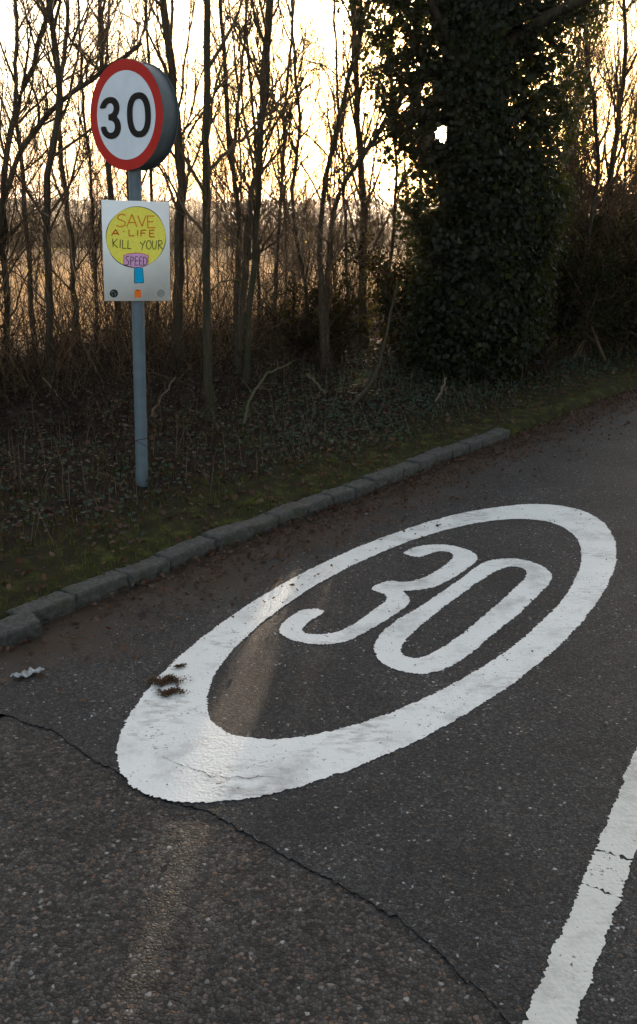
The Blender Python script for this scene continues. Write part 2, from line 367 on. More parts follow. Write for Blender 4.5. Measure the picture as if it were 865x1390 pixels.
# grid version so that the dirt attribute has resolution
def grid_surface(name, mat, z, keepf):
    gx = axis(-3.5, 5.0, .08, -9, 60); gy = axis(.6, 11, .08, -3, 70)
    X, Y = np.meshgrid(gx, gy); q = np.stack([X, Y], -1).reshape(-1, 2); d = edge_dist(q)
    V = np.concatenate([q, np.full((len(q), 1), z)], 1)
    # pull vertices just past the edge back on to the curve
    D = q[:, None, 0:1] if False else None
    idx = np.arange(len(q)).reshape(X.shape)
    F = np.stack([idx[:-1, :-1], idx[:-1, 1:], idx[1:, 1:], idx[1:, :-1]], -1).reshape(-1, 4)
    ok = keepf(q, d); F = F[ok[F].all(1)]
    used = np.unique(F); remap = -np.ones(len(q), int); remap[used] = np.arange(len(used))
    me = np_mesh(name, V[used], [remap[F]], mat, smooth=False)
    dd = np.interp(d[used], [-1.3, -.75, -.35, -.1, 0], [.02, .16, .38, .6, .75])
    dd = dd + np.where((q[used, 0] < -.75), np.interp(q[used, 1], [2.9, 3.3], [0, .14]), 0)
    a = me.attributes.new('dirt', 'FLOAT', 'POINT'); a.data.foreach_set('value', dd.astype(np.float32))
    return me
# newer surface beyond the seam: clipped by the seam polyline
seam_px = [(-400, 900), (-120, 955), (0, 972), (60, 990), (110, 1018), (170, 1057), (205, 1079), (240, 1088), (285, 1104), (330, 1130), (375, 1155), (420, 1180), (450, 1197), (480, 1212), (540, 1252), (600, 1297), (700, 1390), (900, 1600)]
seam = np.array([G(*p)[:2] for p in seam_px])
seam_d = dense(seam, .012); 
seam_d[:, 1] += .0045*rng.standard_normal(len(seam_d)) + .010*np.interp(np.arange(len(seam_d)), np.arange(0, len(seam_d)+12, 6), rng.standard_normal(len(np.arange(0, len(seam_d)+12, 6))))
me = grid_surface('road', M_ROAD_OLD, 0.0, lambda q, d: (d < .06) & (d > -5.8 - 99*(q[:, 1] < 1.5)))
tag(link_obj('road', me), kind='structure')
def new_surface():
    # polygon bounded by seam (near side) and edge curve (far side)
    e = ed[(ed[:, 0] > -3.0) & (ed[:, 1] < 60)]
    # interior fan: strips between seam/right boundary and edge are handled by tessellation of a loop with extra dirt rows
    rows = [e - EDN[:len(ed)][(ed[:, 0] > -3.0) & (ed[:, 1] < 60)]*o for o in (-.02, .06, .14, .25, .4, .6)]
    n = len(e); V = np.concatenate(rows); F = []
    for r in range(len(rows)-1):
        a = np.arange(n-1)+r*n; F.append(np.stack([a, a+n, a+n+1, a+1], 1))
    V = np.concatenate([V, np.full((len(V), 1), .004)], 1)
    g = Geo(); g.add(V, F)
    inner = rows[-1]
    rs = (ed - EDN*5.55)[(ed[:, 0] > .2) & (ed[:, 1] < 60)]
    rs = rs[rs[:, 1] > .5]
    loop = np.concatenate([inner, rs[::-1], [[3.3, -1.0]], seam_d[::-1]])
    m2 = flat_poly_mesh('tmp', [loop], .004, M_ROAD_NEW)
    Vv = np.array([v.co[:] for v in m2.vertices]); T = np.array([p.vertices[:] for p in m2.polygons])
    g.add(Vv, [T]); bpy.data.meshes.remove(m2)
    me = g.mesh('road_newer_surface', M_ROAD_NEW, smooth=False)
    V = np.concatenate(g.V)[:, :2]; d = edge_dist(V)
    dd = np.interp(d, [-1.3, -.75, -.35, -.1, 0], [.05, .16, .38, .6, .75])
    a = me.attributes.new('dirt', 'FLOAT', 'POINT')
    vals = dd.astype(np.float32)
    a.data.foreach_set('value', vals[:len(me.vertices)])
    return me
tag(link_obj('road_newer_surface', new_surface()), kind='structure')

def ribbon(path, wid, z, name, mat, parent=None):
    t = norm(np.gradient(path, axis=0)); nn = np.stack([-t[:, 1], t[:, 0]], 1)
    A = path + nn*wid[:, None]*.5; B = path - nn*wid[:, None]*.5
    V = np.concatenate([A, B]); V = np.concatenate([V, np.full((len(V), 1), z)], 1); n = len(path); a = np.arange(n-1)
    return link_obj(name, np_mesh(name, V, [np.stack([a, a+n, a+n+1, a+1], 1)], mat, False), parent)
sd = seam_d[(seam_d[:, 0] < .7)]
wd = np.clip(-.003 + .009*np.abs(np.interp(np.arange(len(sd)), np.arange(0, len(sd)+20, 8), rng.standard_normal(len(np.arange(0, len(sd)+20, 8))))) + .003*rng.standard_normal(len(sd)), .0003, .022)
gate = np.interp(np.arange(len(sd))/26, np.arange(len(sd)//26+2), rng.uniform(-.35, 1, len(sd)//26+2)); wd = np.clip(wd*np.clip(gate*1.6, 0, 1), .0002, None)
tag(ribbon(sd, wd, .0052, 'road_joint', M_CRACK), kind='structure')

# ------------------------------------------------------------------ road markings
def rough_loop(P_, step=.006, amp=.0024, chips=.0045):
    P_ = np.asarray(P_, float); C = np.concatenate([P_, P_[:1]]); L = dense(C, step)[:-1]
    t = norm(np.roll(L, -1, 0)-np.roll(L, 1, 0)); nn = np.stack([-t[:, 1], t[:, 0]], 1)
    k = len(L); d = amp*rng.standard_normal(k)
    for s, a in ((5, chips*.6), (14, chips*.5)):
        m = k//s+2; v = rng.standard_normal(m); v[-1] = v[0]; d += a*np.interp(np.arange(k)/s, np.arange(m), v)*.6
    return L + nn*d[:, None]
def smooth_loop(pts, n=2):
    p = np.asarray(pts, float)
    for _ in range(n):
        q = .75*p + .25*np.roll(p, -1, 0); r = .25*p + .75*np.roll(p, -1, 0); p = np.stack([q, r], 1).reshape(-1, 2)
    return p
def ellipse(c, ax, ang, n=240):
    a = np.arange(n)*2*np.pi/n; u = np.array([math.sin(ang), math.cos(ang)]); v = np.array([math.cos(ang), -math.sin(ang)])
    return np.array(c) + np.cos(a)[:, None]*ax[0]*u + np.sin(a)[:, None]*ax[1]*v
roundel = empty('speed_limit_roundel', (.5, 4.15, 0))
tag(roundel, 'white painted 30 in a long oval ring on the dark asphalt', 'road marking')
def mark(name, loops, z, mat, parent, inv=True):
    o = link_obj(name, flat_poly_mesh(name, loops, z, mat), parent)
    if parent is not None: o.location = -np.array(parent.location)
    return o
ring_o = mark('ring', [rough_loop(ellipse((.4911, 4.1394), (1.8387, .6857), R(34.2))), rough_loop(ellipse((.5098, 4.1737), (1.449, .5379), R(34.2)))], .0065, M_PAINT, roundel)
z0o = [(507, 881), (511, 891), (519, 903), (537, 911), (564.5, 918), (588.7, 914.6), (616.5, 905), (644, 886), (672, 858), (700, 839), (727.5, 812), (750, 790), (749, 779.7), (740.4, 771), (719.6, 763), (695.3, 759), (671, 760.6), (653.7, 765.8), (632.8, 781.4), (594.7, 809.2), (560, 831.7), (550.6, 836), (526.3, 852), (512.4, 866.7)]
z0i = [(543, 882.3), (547, 890.3), (559.3, 895.5), (575, 893.8), (595.7, 884), (623.4, 866), (658, 837), (692.8, 806), (712.6, 786.6), (715.4, 779.7), (711, 772.7), (697, 770.3), (681.4, 772.7), (664, 781.4), (629.4, 805.7), (594.7, 832), (568, 852.8), (550.6, 870.2)]
gp = lambda L: smooth_loop([G(*p)[:2] for p in L], 2)
mark('digit_zero', [rough_loop(gp(z0o)), rough_loop(gp(z0i))], .0065, M_PAINT, roundel)
t3 = [(535, 268), (560, 253), (580, 243), (640, 232), (720, 233), (780, 248), (820, 266), (833, 285), (820, 305), (760, 348), (700, 385), (640, 405), (580, 413), (532, 413), (550, 425), (567, 445), (560, 470), (520, 500), (460, 535), (400, 572), (340, 605), (280, 623), (200, 627), (120, 612), (75, 597), (55, 575), (60, 550), (90, 520), (130, 495), (180, 480), (235, 492), (232, 498), (205, 516), (170, 535), (145, 565), (160, 580), (210, 585), (270, 578), (320, 560), (370, 530), (430, 485), (480, 450), (470, 430), (440, 418), (412, 405), (450, 385), (490, 373), (525, 380), (570, 378), (620, 365), (680, 330), (720, 300), (740, 278), (728, 263), (690, 258), (660, 262), (630, 275), (600, 284)]
mark('digit_three', [rough_loop(smooth_loop([G(360+x/2.8833, 660+y/2.8833)[:2] for x, y in t3], 1))], .0065, M_PAINT, roundel)
# hairline crack over the near end of the ring
cp = dense(np.array([G(150+x/2.8833, 880+y/2.8833)[:2] for x, y in [(205, 432), (240, 452), (290, 470), (335, 486), (372, 492), (385, 512), (430, 508), (465, 520), (490, 508), (530, 518), (580, 510), (640, 512)]]), .006)
cp += .0016*rng.standard_normal(cp.shape)
o = ribbon(cp, np.clip(.0022+.0015*rng.standard_normal(len(cp)), .0006, .006), .0085, 'hairline_crack', simple('crack_grey', (.09, .09, .09), .9), ring_o); o.location = (0, 0, 0)
# centre line in three pieces, split by real cracks
dirL = norm(np.array(G(864, 1021)[:2]-G(748.8, 1300)[:2])[None])[0]
line_pts = [(748.8, 1300), (773, 1229), (801, 1163), (828.6, 1090), (851, 1041.6), (864, 1021)]
L0 = G(748.8, 1300)[:2]; L1 = G(862, 1025)[:2]; R0 = G(820, 1284)[:2]
dl = (L1-L0)/np.linalg.norm(L1-L0); nl = np.array([dl[1], -dl[0]]); wdt = abs((R0-L0)@nl)
def along(px, py): return float((G(px, py)[:2]-L0)@dl)
cuts = [(along(790, 1201), along(838, 1220)), (along(808, 1156), along(853, 1168))]
line = empty('centre_line', (float(L0[0]), float(L0[1]), 0))
tag(line, 'worn white line with cracks across it at the lower right edge', 'road marking')
segs = [((-1.6, -1.6), cuts[0]), (cuts[0], cuts[1]), (cuts[1], (1.9, 1.9))]
for (a0, a1), (b0, b1) in segs:
    def edgecut(u0, u1, g):
        k = 14; t = np.linspace(0, 1, k); x = L0 + nl*wdt*t[:, None] + dl*((u0+(u1-u0)*t)+g+.004*rng.standard_normal(k))[:, None]; return x
    gsize = .0035
    A = edgecut(a0, a1, gsize if a0 > -1 else 0); B = edgecut(b0, b1, -gsize if b0 < 1.5 else 0)
    def side(p, q):
        L = dense(np.array([p, q]), .006)[1:-1]; k = len(L)
        off = .004*rng.standard_normal(k) + .006*np.interp(np.arange(k)/7, np.arange(k//7+2), rng.standard_normal(k//7+2))
        return L + nl*off[:, None]*.6
    loop = np.concatenate([A, side(A[-1], B[-1]), B[::-1], side(B[0], A[0])])
    mark('line_segment', [loop], .0065, M_PAINT_OLD, line)

# ------------------------------------------------------------------ kerb stones
M_KERB = []
def kerb_mat():
    m, n, b = node_mat('kerb_granite'); pos = coords(n)
    t = N(n, 'ShaderNodeTexNoise', Scale=40.0, Detail=10.0, Roughness=.78); n.links.new(pos, t.inputs['Vector'])
    r = ramp(n, [(.28, (.018, .018, .018)), (.5, (.050, .050, .049)), (.72, (.13, .128, .12))]); n.links.new(t.outputs['Fac'], r.inputs[0])
    t2 = N(n, 'ShaderNodeTexNoise', Scale=7.0, Detail=7.0, Roughness=.7); n.links.new(pos, t2.inputs['Vector'])
    r2 = ramp(n, [(.52, (0, 0, 0)), (.68, (1, 1, 1))]); n.links.new(t2.outputs['Fac'], r2.inputs[0])
    mx = N(n, 'ShaderNodeMixRGB'); n.links.new(r2.outputs[0], mx.inputs[0]); n.links.new(r.outputs[0], mx.inputs[1]); mx.inputs[2].default_value = (.035, .036, .014, 1)
    n.links.new(mx.outputs[0], b.inputs['Base Color']); b.inputs['Roughness'].default_value = .85
    bp = N(n, 'ShaderNodeBump', Strength=1, Distance=.012); n.links.new(t.outputs['Fac'], bp.inputs['Height']); n.links.new(bp.outputs[0], b.inputs['Normal'])
    return m
KM = kerb_mat()
def kerb_block(length, h, wdt_, seed):
    r = np.random.default_rng(seed)
    nx, ny, nz = max(8, int(length/.018)), 7, 9
    # rounded noisy block via surface of a grid box
    def surf():
        pts, faces = {}, []
        V = []
        def vid(i, j, k):
            key = (i, j, k)
            if key not in pts:
                pts[key] = len(V); u, v, w_ = i/nx*2-1, j/ny*2-1, k/nz*2-1
                p = np.array([u*length/2, v*wdt_/2, w_*h/2]); c = .005
                inner = np.clip(p, [-length/2+c, -wdt_/2+c, -h/2+c], [length/2-c, wdt_/2-c, h/2-c]); q = p-inner
                l = np.linalg.norm(q); p = inner + (q/l*c if l > 1e-6 else 0)
                V.append(p + .0022*r.standard_normal(3))
            return pts[key]
        for i in range(nx):
            for j in range(ny):
                for k in (0, nz): f = [vid(i, j, k), vid(i+1, j, k), vid(i+1, j+1, k), vid(i, j+1, k)]; faces.append(f if k else f[::-1])
        for i in range(nx):
            for k in range(nz):
                for j in (0, ny): f = [vid(i, j, k), vid(i+1, j, k), vid(i+1, j, k+1), vid(i, j, k+1)]; faces.append(f[::-1] if j else f)
        for j in range(ny):
            for k in range(nz):
                for i in (0, nx): f = [vid(i, j, k), vid(i, j+1, k), vid(i, j+1, k+1), vid(i, j, k+1)]; faces.append(f if i else f[::-1])
        return np.array(V), np.array(faces)
    V, F_ = surf()
    ph = r.uniform(0, 6)
    V[:, 2] += .003*np.sin(V[:, 0]*9+ph)*(V[:, 2] > 0); V[:, 1] += .003*np.sin(V[:, 0]*13+ph+1)
    return np_mesh('kerb_stone', V, [F_], KM, smooth=False)
jx = [32, 104, 175, 232, 293, 344, 379, 418, 452, 482, 510, 547, 568, 592, 614, 638, 655, 674, 692]
fx = np.array([p[0] for p in kpx]); fy = np.array([p[1] for p in kpx])
ords = ['first', 'second', 'third', 'fourth', 'fifth', 'sixth', 'seventh', 'eighth', 'ninth', 'tenth', 'eleventh', 'twelfth', 'thirteenth', 'fourteenth', 'fifteenth', 'sixteenth', 'seventeenth', 'eighteenth']
def foot(x): return G(x, float(np.interp(x, fx, fy, left=None)) if x >= 50 else 852+(50-x)*.42)[:2]
for i, (a, b) in enumerate(zip(jx[:-1], jx[1:])):
    A, B = foot(a), foot(b); t = (B-A)/np.linalg.norm(B-A); nn = np.array([-t[1], t[0]]); Ln = np.linalg.norm(B-A)-.006
    o = link_obj('kerb_stone', kerb_block(Ln, .17, .115, 100+i))
    hh = random.uniform(-.006, .006); c = (A+B)/2 + nn*(.058+random.uniform(-.004, .004))
    top = .078 if i < 8 else .078 + .001*(i-8)
    o.location = (c[0], c[1], top - .085 + hh); o.rotation_euler = (random.uniform(-.03, .03), random.uniform(-.02, .02), math.atan2(t[1], t[0])+random.uniform(-.02, .02))
    tag(o, 'rough grey kerb stone, %s in the unbroken row counted from its near left end' % ords[i] if i < 17 else 'last small kerb stone at the far right end of the row', 'kerb stone', 'kerb stones along the verge')
o = link_obj('kerb_stone', kerb_block(.30, .14, .13, 333)); p = G(8, 875)
o.location = (p[0]-.02, p[1]+.03, .005); o.rotation_euler = (.1, -.05, R(40))
tag(o, 'loose bluish kerb stone out of line at the left edge beside the gap', 'kerb stone', 'kerb stones along the verge')

# ------------------------------------------------------------------ the speed limit sign
M_POLE = simple('grey_blue_painted_steel', (.105, .140, .170), .55, 0, .3, noise=.18, nscale=14, bump=.15, bscale=60)
M_HOUS = simple('grey_housing_paint', (.105, .130, .155), .65, spec=.12, noise=.15, nscale=9)
def face_paint(name, c):
    return simple(name, c, .5, spec=.18, noise=.07, nscale=11, bump=.05, bscale=30)
M_RED, M_WHT, M_BLK = face_paint('sign_red', (.50, .022, .018)), face_paint('sign_white', (.74, .79, .90)), face_paint('sign_black', (.010, .009, .010))
SY = 5.68
base = G(193, 647, .185); SY = base[1]
hub = P(181.3, 158, SY); lean = (hub-base)
Rs = .150*SY/1.300/2*1.0*1.02 * (math.hypot(FPX, 0)/FPX)
Rs = np.linalg.norm(P(172.7, 83, SY)-P(172.7, 233, SY))/2
sign = empty('speed_limit_sign', base); tag(sign, 'round red and white 30 speed limit sign on a leaning blue-grey post in the verge', 'road sign')
g = Geo(); k = 8; ln = np.linalg.norm(lean); pts = np.array([[lean*(-.12+1.12*t) for t in np.linspace(0, 1, k)]])
g.tubes(pts, np.full((1, k), .037), 24, cap=True); g.obj('post', M_POLE, sign)
YAW = R(-36)
cyaw, syaw = math.cos(YAW), math.sin(YAW)
ux = np.array([cyaw, syaw, 0]); uz = norm(lean[None])[0]*1.0; uz = norm((uz*.5+np.array([0, 0, 1])*.5)[None])[0]
un = np.cross(uz, ux); un = -norm(un[None])[0]   # towards viewer
if un[1] > 0: un = -un
def disc(g, R0, R1, y0, y1, n=96, cap0=False, cap1=False, c=(0, 0, 0)):
    a = np.arange(n)*2*np.pi/n
    r = lambda Rr, yy: (np.array(c) + Rr*np.cos(a)[:, None]*ux + Rr*np.sin(a)[:, None]*uz + yy*un)
    V = np.concatenate([r(R0, y0), r(R1, y1)]); i = np.arange(n); j = (i+1) % n
    fs = [np.stack([i, j, j+n, i+n], 1)]
    if cap0: fs.append(i[None, ::-1])
    if cap1: fs.append((i+n)[None])
    g.add(V, fs)
hc = lean
g = Geo(); T = .058
for (r0, r1, y0, y1, c0, c1) in ((Rs*.955, Rs*.955, -T*1.15, T*.72, True, False), (Rs*.955, Rs*.985, -T*1.15, -T*1.15, False, False)): disc(g, r0, r1, y0, y1, cap0=c0, c=hc)
disc(g, Rs*.955, Rs*.985, T*.70, T*.72, c=hc)
o = g.obj('housing', M_HOUS, sign, smooth=False)
g = Geo(); disc(g, Rs, Rs, T*.74, T, cap0=True, cap1=True, c=hc); fc = g.obj('face_plate', M_HOUS, sign, smooth=False)
g = Geo(); disc(g, Rs*.802, Rs*.996, T+.0015, T+.0015, c=hc); g.obj('red_border', M_RED, fc, smooth=False)
g = Geo(); disc(g, .001, Rs*.800, T+.0013, T+.0013, cap0=False, c=hc); g.obj('white_disc', M_WHT, fc, smooth=False)
def plane_poly(name, loops, mat, parent, origin, ax, az, n, off, thick=0):
    flat = [[Vector((float(p[0]), float(p[1]), 0)) for p in L] for L in loops]
    tri = np.array(tessellate_polygon(flat)); q = np.concatenate([np.asarray(L, float)[:, :2] for L in loops])
    V = origin + q[:, 0:1]*ax + q[:, 1:2]*az + off*n
    a = q[tri[:, 1]]-q[tri[:, 0]]; b = q[tri[:, 2]]-q[tri[:, 0]]; cr = a[:, 0]*b[:, 1]-a[:, 1]*b[:, 0]; tri[cr < 0] = tri[cr < 0][:, ::-1]
    return link_obj(name, np_mesh(name, V, [tri], mat, False), parent)
def stroke_loop(path, w):
    """outline of a stroked centre line: path (n,2), w (n,) width"""
    t = norm(np.gradient(path, axis=0)); nn = np.stack([-t[:, 1], t[:, 0]], 1)
    return np.concatenate([path + nn*w[:, None]/2, (path - nn*w[:, None]/2)[::-1]])
D = 2*Rs
a = np.linspace(0, 2*np.pi, 72, endpoint=False)
def superell(rx, rz, n=2.35): return np.stack([np.sign(np.cos(a))*np.abs(np.cos(a))**(2/n)*rx, np.sign(np.sin(a))*np.abs(np.sin(a))**(2/n)*rz], 1)
zc = np.array([.183*D, -.006*D])
plane_poly('digit_zero', [superell(.160*D, .200*D)+zc, superell(.083*D, .143*D)+zc], M_BLK, fc, hc, ux, uz, un, T+.0035)
# transport-style 3 outline, digits read in units of the sign's diameter from the photograph
three = [(137, 325), (150, 300), (165, 285), (182, 277), (202, 275), (222, 280), (240, 296), (250, 320), (250, 345), (244, 365), (232, 381), (245, 396), (254, 420), (254, 448), (247, 470), (232, 488), (212, 497), (190, 498), (168, 490), (150, 473), (139, 445), (138, 428), (170, 428), (173, 445), (182, 460), (196, 465), (210, 460), (218, 446), (220, 430), (216, 412), (206, 402), (196, 399), (184, 398), (184, 366), (196, 365), (208, 360), (216, 346), (217, 328), (211, 314), (200, 308), (186, 310), (176, 322), (172, 334), (139, 333)]
th = smooth_loop([((x-281)/408*1.0*D, (379-y)/580*D) for x, y in three], 1)
plane_poly('digit_three', [th], M_BLK, fc, hc, ux, uz, un, T+.0035)
for s in (-.22, .22):
    g = Geo(); pts = np.array([[hc + uz*s*0 + un*(-T) + uz*s + ux*x for x in (-.05, .05)]]); g.tubes(pts, np.full((1, 2), .012), 8, cap=True); g.obj('bracket', M_HOUS, sign)


# ------------------------------------------------------------------ the handmade board on the post
bc = P(184.9, 341, SY); 
Mpp = np.linalg.norm(P(184, 341, SY)-P(185, 341, SY))
Wb, Hb = 88.5*Mpp, 131.0*Mpp
board = empty('handmade_sign_board', bc + np.array([0.012, -.048, 0]))
tag(board, 'white board with hand drawn yellow circle reading save a life kill your speed', 'homemade sign')
bry = R(19); rollb = R(-1.6)
bx = np.array([math.cos(bry)*math.cos(rollb), math.sin(bry)*math.cos(rollb), math.sin(rollb)]); bn = np.array([math.sin(bry), -math.cos(bry), 0]); bz = np.cross(bn, bx)*-1
if bz[2] < 0: bz = -bz
Wb /= math.cos(R(8))
M_BOARD = simple('board_white', (.92, .92, .94), .45, spec=.5, noise=.05, nscale=12, bump=.06, bscale=12)
g = Geo(); g.box((0, 0, 0), (Wb/2, .0025, Hb/2), np.stack([bx, -bn, bz], 1)); panel = g.obj('panel', M_BOARD, board, smooth=False)
S_ = 1/3.8625  # zoom px -> photo px
def bp_(x, y):   # zoomed pixel of the crop -> board plane coords; board centre is the mean of its corners
    # bilinear inverse with corner positions
    TL, TR, BR, BL = map(np.array, ((150., 828.), (488., 840.), (500., 1338.), (168., 1335.)))
    u, v = .5, .5
    for _ in range(8):
        p = (1-v)*((1-u)*TL+u*TR)+v*((1-u)*BL+u*BR); e_ = np.array([x, y])-p
        du = (1-v)*(TR-TL)+v*(BR-BL); dv = (1-u)*(BL-TL)+u*(BR-TR)
        s_ = np.linalg.solve(np.stack([du, dv], 1), e_); u += s_[0]; v += s_[1]
    return np.array([(u-.5)*Wb, (.5-v)*Hb])
O0 = np.zeros(3)
def bpoly(name, loops, mat, off): return plane_poly(name, loops, mat, panel, O0, bx, bz, bn, off)
def felt(name, c, rough=.6): return simple(name, c, rough, spec=.15, noise=.12, nscale=90)
MY, MO, MRD, MK, MP_, MB_ = felt('felt_yellow', (.95, .80, .12)), felt('felt_orange', (.72, .20, .015)), felt('felt_red', (.55, .07, .015)), felt('felt_black', (.02, .03, .02)), felt('felt_pink', (.74, .38, .66)), felt('felt_blue', (.0, .38, .70))
circ = np.array([bp_(323+148*math.cos(t), 1014+151*math.sin(t)) for t in np.linspace(0, 2*np.pi, 80, endpoint=False)])
bpoly('yellow_circle', [circ], MY, .0032)
co_ = np.array([bp_(323+150.5*math.cos(t)+1.2*math.sin(5*t), 1014+153.5*math.sin(t)+1.2*math.cos(3*t)) for t in np.linspace(0, 2*np.pi, 80, endpoint=False)])
bpoly('circle_outline', [co_, circ], MK, .0034)
def strokes(name, lines, mat, wpx, off):
    g = Geo(); w_ = wpx/338*Wb
    for L in lines:
        p = np.array([bp_(*q) for q in L]); p = dense(p, .004) if len(p) > 1 else p
        if len(p) < 2: continue
        # round joints by short quads
        t = norm(np.gradient(p, axis=0)); nn = np.stack([-t[:, 1], t[:, 0]], 1); ww = w_*(1+.12*rng.standard_normal(len(p)))
        A = p+nn*ww[:, None]/2; B = p-nn*ww[:, None]/2; q = np.concatenate([A, B]); V = q[:, 0:1]*bx+q[:, 1:2]*bz+(off+.00004*len(g.V))*bn
        i = np.arange(len(p)-1); n_ = len(p); g.add(V, [np.stack([i, i+1, i+1+n_, i+n_], 1)])
    return g.obj(name, mat, panel, smooth=False)
def arc(cx, cy, rx, ry, a0, a1, n=10): return [(cx+rx*math.cos(R(t)), cy+ry*math.sin(R(t))) for t in np.linspace(a0, a1, n)]
strokes('lettering_save', [
    [(268, 905), (255, 899), (238, 902), (229, 914), (236, 925), (255, 931), (268, 940), (268, 952), (254, 960), (238, 960), (224, 954)],
    [(276, 962), (284, 940), (301, 900)], [(301, 900), (314, 930), (326, 962)], [(284, 940), (319, 940)],
    [(330, 907), (352, 960)], [(352, 960), (372, 905)],
    [(379, 908), (381, 967)], [(378, 908), (413, 909)], [(380, 938), (410, 936)], [(381, 967), (419, 966)]], MO, 5.2, .0042)
strokes('lettering_a', [
    [(201, 1005), (221, 974)], [(221, 974), (237, 1003)], [(208, 994), (232, 994)]], MRD, 5.2, .0044)
strokes('lettering_dot', [[(258, 984), (264, 986)]], MRD, 5.2, .0044)
strokes('lettering_life', [
    [(287, 975), (287, 1007), (312, 1006)], [(330, 978), (330, 1007)], [(347, 1010), (347, 980), (372, 978)], [(347, 994), (368, 993)], [(378, 978), (380, 979)],
    [(414, 978), (391, 979), (390, 1012), (415, 1012)], [(390, 996), (411, 995)]], MRD, 5.2, .0044)
strokes('lettering_kill', [
    [(206, 1020), (209, 1062)], [(229, 1022), (209, 1043)], [(209, 1043), (232, 1066)],
    [(244, 1024), (243, 1066)], [(256, 1026), (255, 1068), (275, 1069)], [(283, 1029), (281, 1070), (299, 1070)]], MK, 3.6, .0046)
strokes('lettering_your', [
    [(343, 1036), (356, 1054), (370, 1030)], [(356, 1054), (352, 1078)],
    arc(387, 1052, 12, 22, -90, 270, 16), [(406, 1031), (405, 1062), (412, 1075), (422, 1070), (426, 1030)],
    [(436, 1030), (436, 1076)], [(436, 1030), (452, 1032), (455, 1046), (438, 1054)], [(438, 1054), (459, 1076)]], MK, 3.6, .0046)
pk = [bp_(*q) for q in [(262, 1104), (285, 1096), (323, 1092), (360, 1096), (384, 1105), (384, 1152), (355, 1162), (323, 1166), (290, 1160), (261, 1150)]]
bpoly('pink_panel', [pk], MP_, .0048)
strokes('pink_panel_outline', [[(262, 1150), (262, 1104), (285, 1096), (323, 1092), (360, 1096), (384, 1105), (384, 1152)]], MRD, 2.8, .0052)
strokes('pink_panel_base_line', [[(261, 1150), (290, 1161), (323, 1167), (355, 1163), (384, 1152)]], MK, 3, .0053)
strokes('lettering_speed', [
    [(288, 1110), (279, 1108), (272, 1116), (278, 1127), (286, 1135), (284, 1150), (272, 1153)],
    [(296, 1110), (296, 1154)], [(296, 1110), (310, 1115), (308, 1130), (296, 1133)],
    [(333, 1111), (319, 1112), (318, 1153), (334, 1153)], [(318, 1132), (331, 1131)],
    [(353, 1112), (341, 1113), (340, 1154), (355, 1154)], [(340, 1133), (352, 1132)],
    [(360, 1112), (361, 1155), (374, 1148), (379, 1132), (374, 1118), (360, 1112)]], MK, 3.4, .0056)
bl = [bp_(*q) for q in [(315, 1169), (357, 1167), (362, 1243), (316, 1243)]]
bpoly('blue_panel', [bl], MB_, .0040)
strokes('blue_panel_outline', [[(315, 1168), (316, 1244), (362, 1244), (357, 1167)]], MK, 3, .0045)
bpoly('orange_sticker', [[bp_(*q) for q in [(317, 1280), (350, 1279), (351, 1319), (318, 1319)]]], felt('sticker_orange', (.85, .17, .02)), .0034)
strokes('sticker_mark', [[(328, 1284), (333, 1279), (339, 1284)]], MK, 4, .0042)
def badge(name, x, y, r0, ri, mat):
    c0 = [bp_(x+r0*math.cos(t), y+r0*math.sin(t)) for t in np.linspace(0, 2*np.pi, 28, endpoint=False)]
    loops = [c0]
    if ri: loops.append([bp_(x+ri*math.cos(t), y+ri*math.sin(t)) for t in np.linspace(0, 2*np.pi, 28, endpoint=False)])
    return bpoly(name, loops, mat, .0036)
badge('black_badge', 214, 1297, 21, 0, MK)
MG = felt('ink_grey', (.22, .24, .25)); MW2 = felt('ink_white', (.5, .5, .5))
strokes('badge_mark', [arc(208, 1290, 5, 5, 120, 340, 8), [(217, 1293), (223, 1300), (221, 1308)], [(205, 1303), (211, 1308)]], MG, 3, .0042)
badge('ring_badge', 451, 1298, 19, 12, MG); badge('ring_badge_centre', 451, 1298, 8, 5, felt('ink_dark', (.06, .08, .09)))
for s in (-.12, .12):
    g = Geo(); g.box(O0 + bz*s - bn*.045, (.05, .045, .008), np.stack([bx, -bn, bz], 1)); g.obj('strap', M_BLK, board, smooth=False)

# ------------------------------------------------------------------ trees
def grow(st, dr, L, K, wander, up):
    N_ = len(st); pts = np.empty((N_, K, 3)); pts[:, 0] = st; d = norm(dr); step = (L/(K-1))[:, None]
    for k in range(1, K):
        d = norm(d + wander*rng.standard_normal((N_, 3)) + np.array([0, 0, up])); pts[:, k] = pts[:, k-1] + d*step
    return pts
def sprout(par, prad, n, tmin, tmax, ang, Lf, rf, K, wander, up, weights=None, flat=None):
    """children of parent paths"""
    N_, Kp, _ = par.shape
    i = rng.integers(0, N_, n) if weights is None else rng.choice(N_, n, p=weights/weights.sum())
    t = rng.uniform(tmin, tmax, n)*(Kp-1); k = np.minimum(t.astype(int), Kp-2); f = (t-k)[:, None]
    s = par[i, k]*(1-f)+par[i, k+1]*f; tan = norm(par[i, k+1]-par[i, k]); r = prad[i, k]*(1-f[:, 0])+prad[i, k+1]*f[:, 0]
    perp = norm(np.cross(tan, rng.standard_normal((n, 3)))); A = np.radians(rng.normal(ang, ang*.25, n))[:, None]
    d = np.cos(A)*tan+np.sin(A)*perp
    plen = np.linalg.norm(np.diff(par, axis=1), axis=-1).sum(1)[i]
    L = Lf*plen*(1-.55*t/(Kp-1))*rng.uniform(.5, 1.25, n)
    pts = grow(s, d, L, K, wander, up)
    r0 = np.clip(np.minimum(r*.75, rf*rng.uniform(.6, 1.2, n)), .0018, None); rad = np.linspace(1, .35, K)[None]*r0[:, None]
    return pts, np.maximum(rad, .0013)
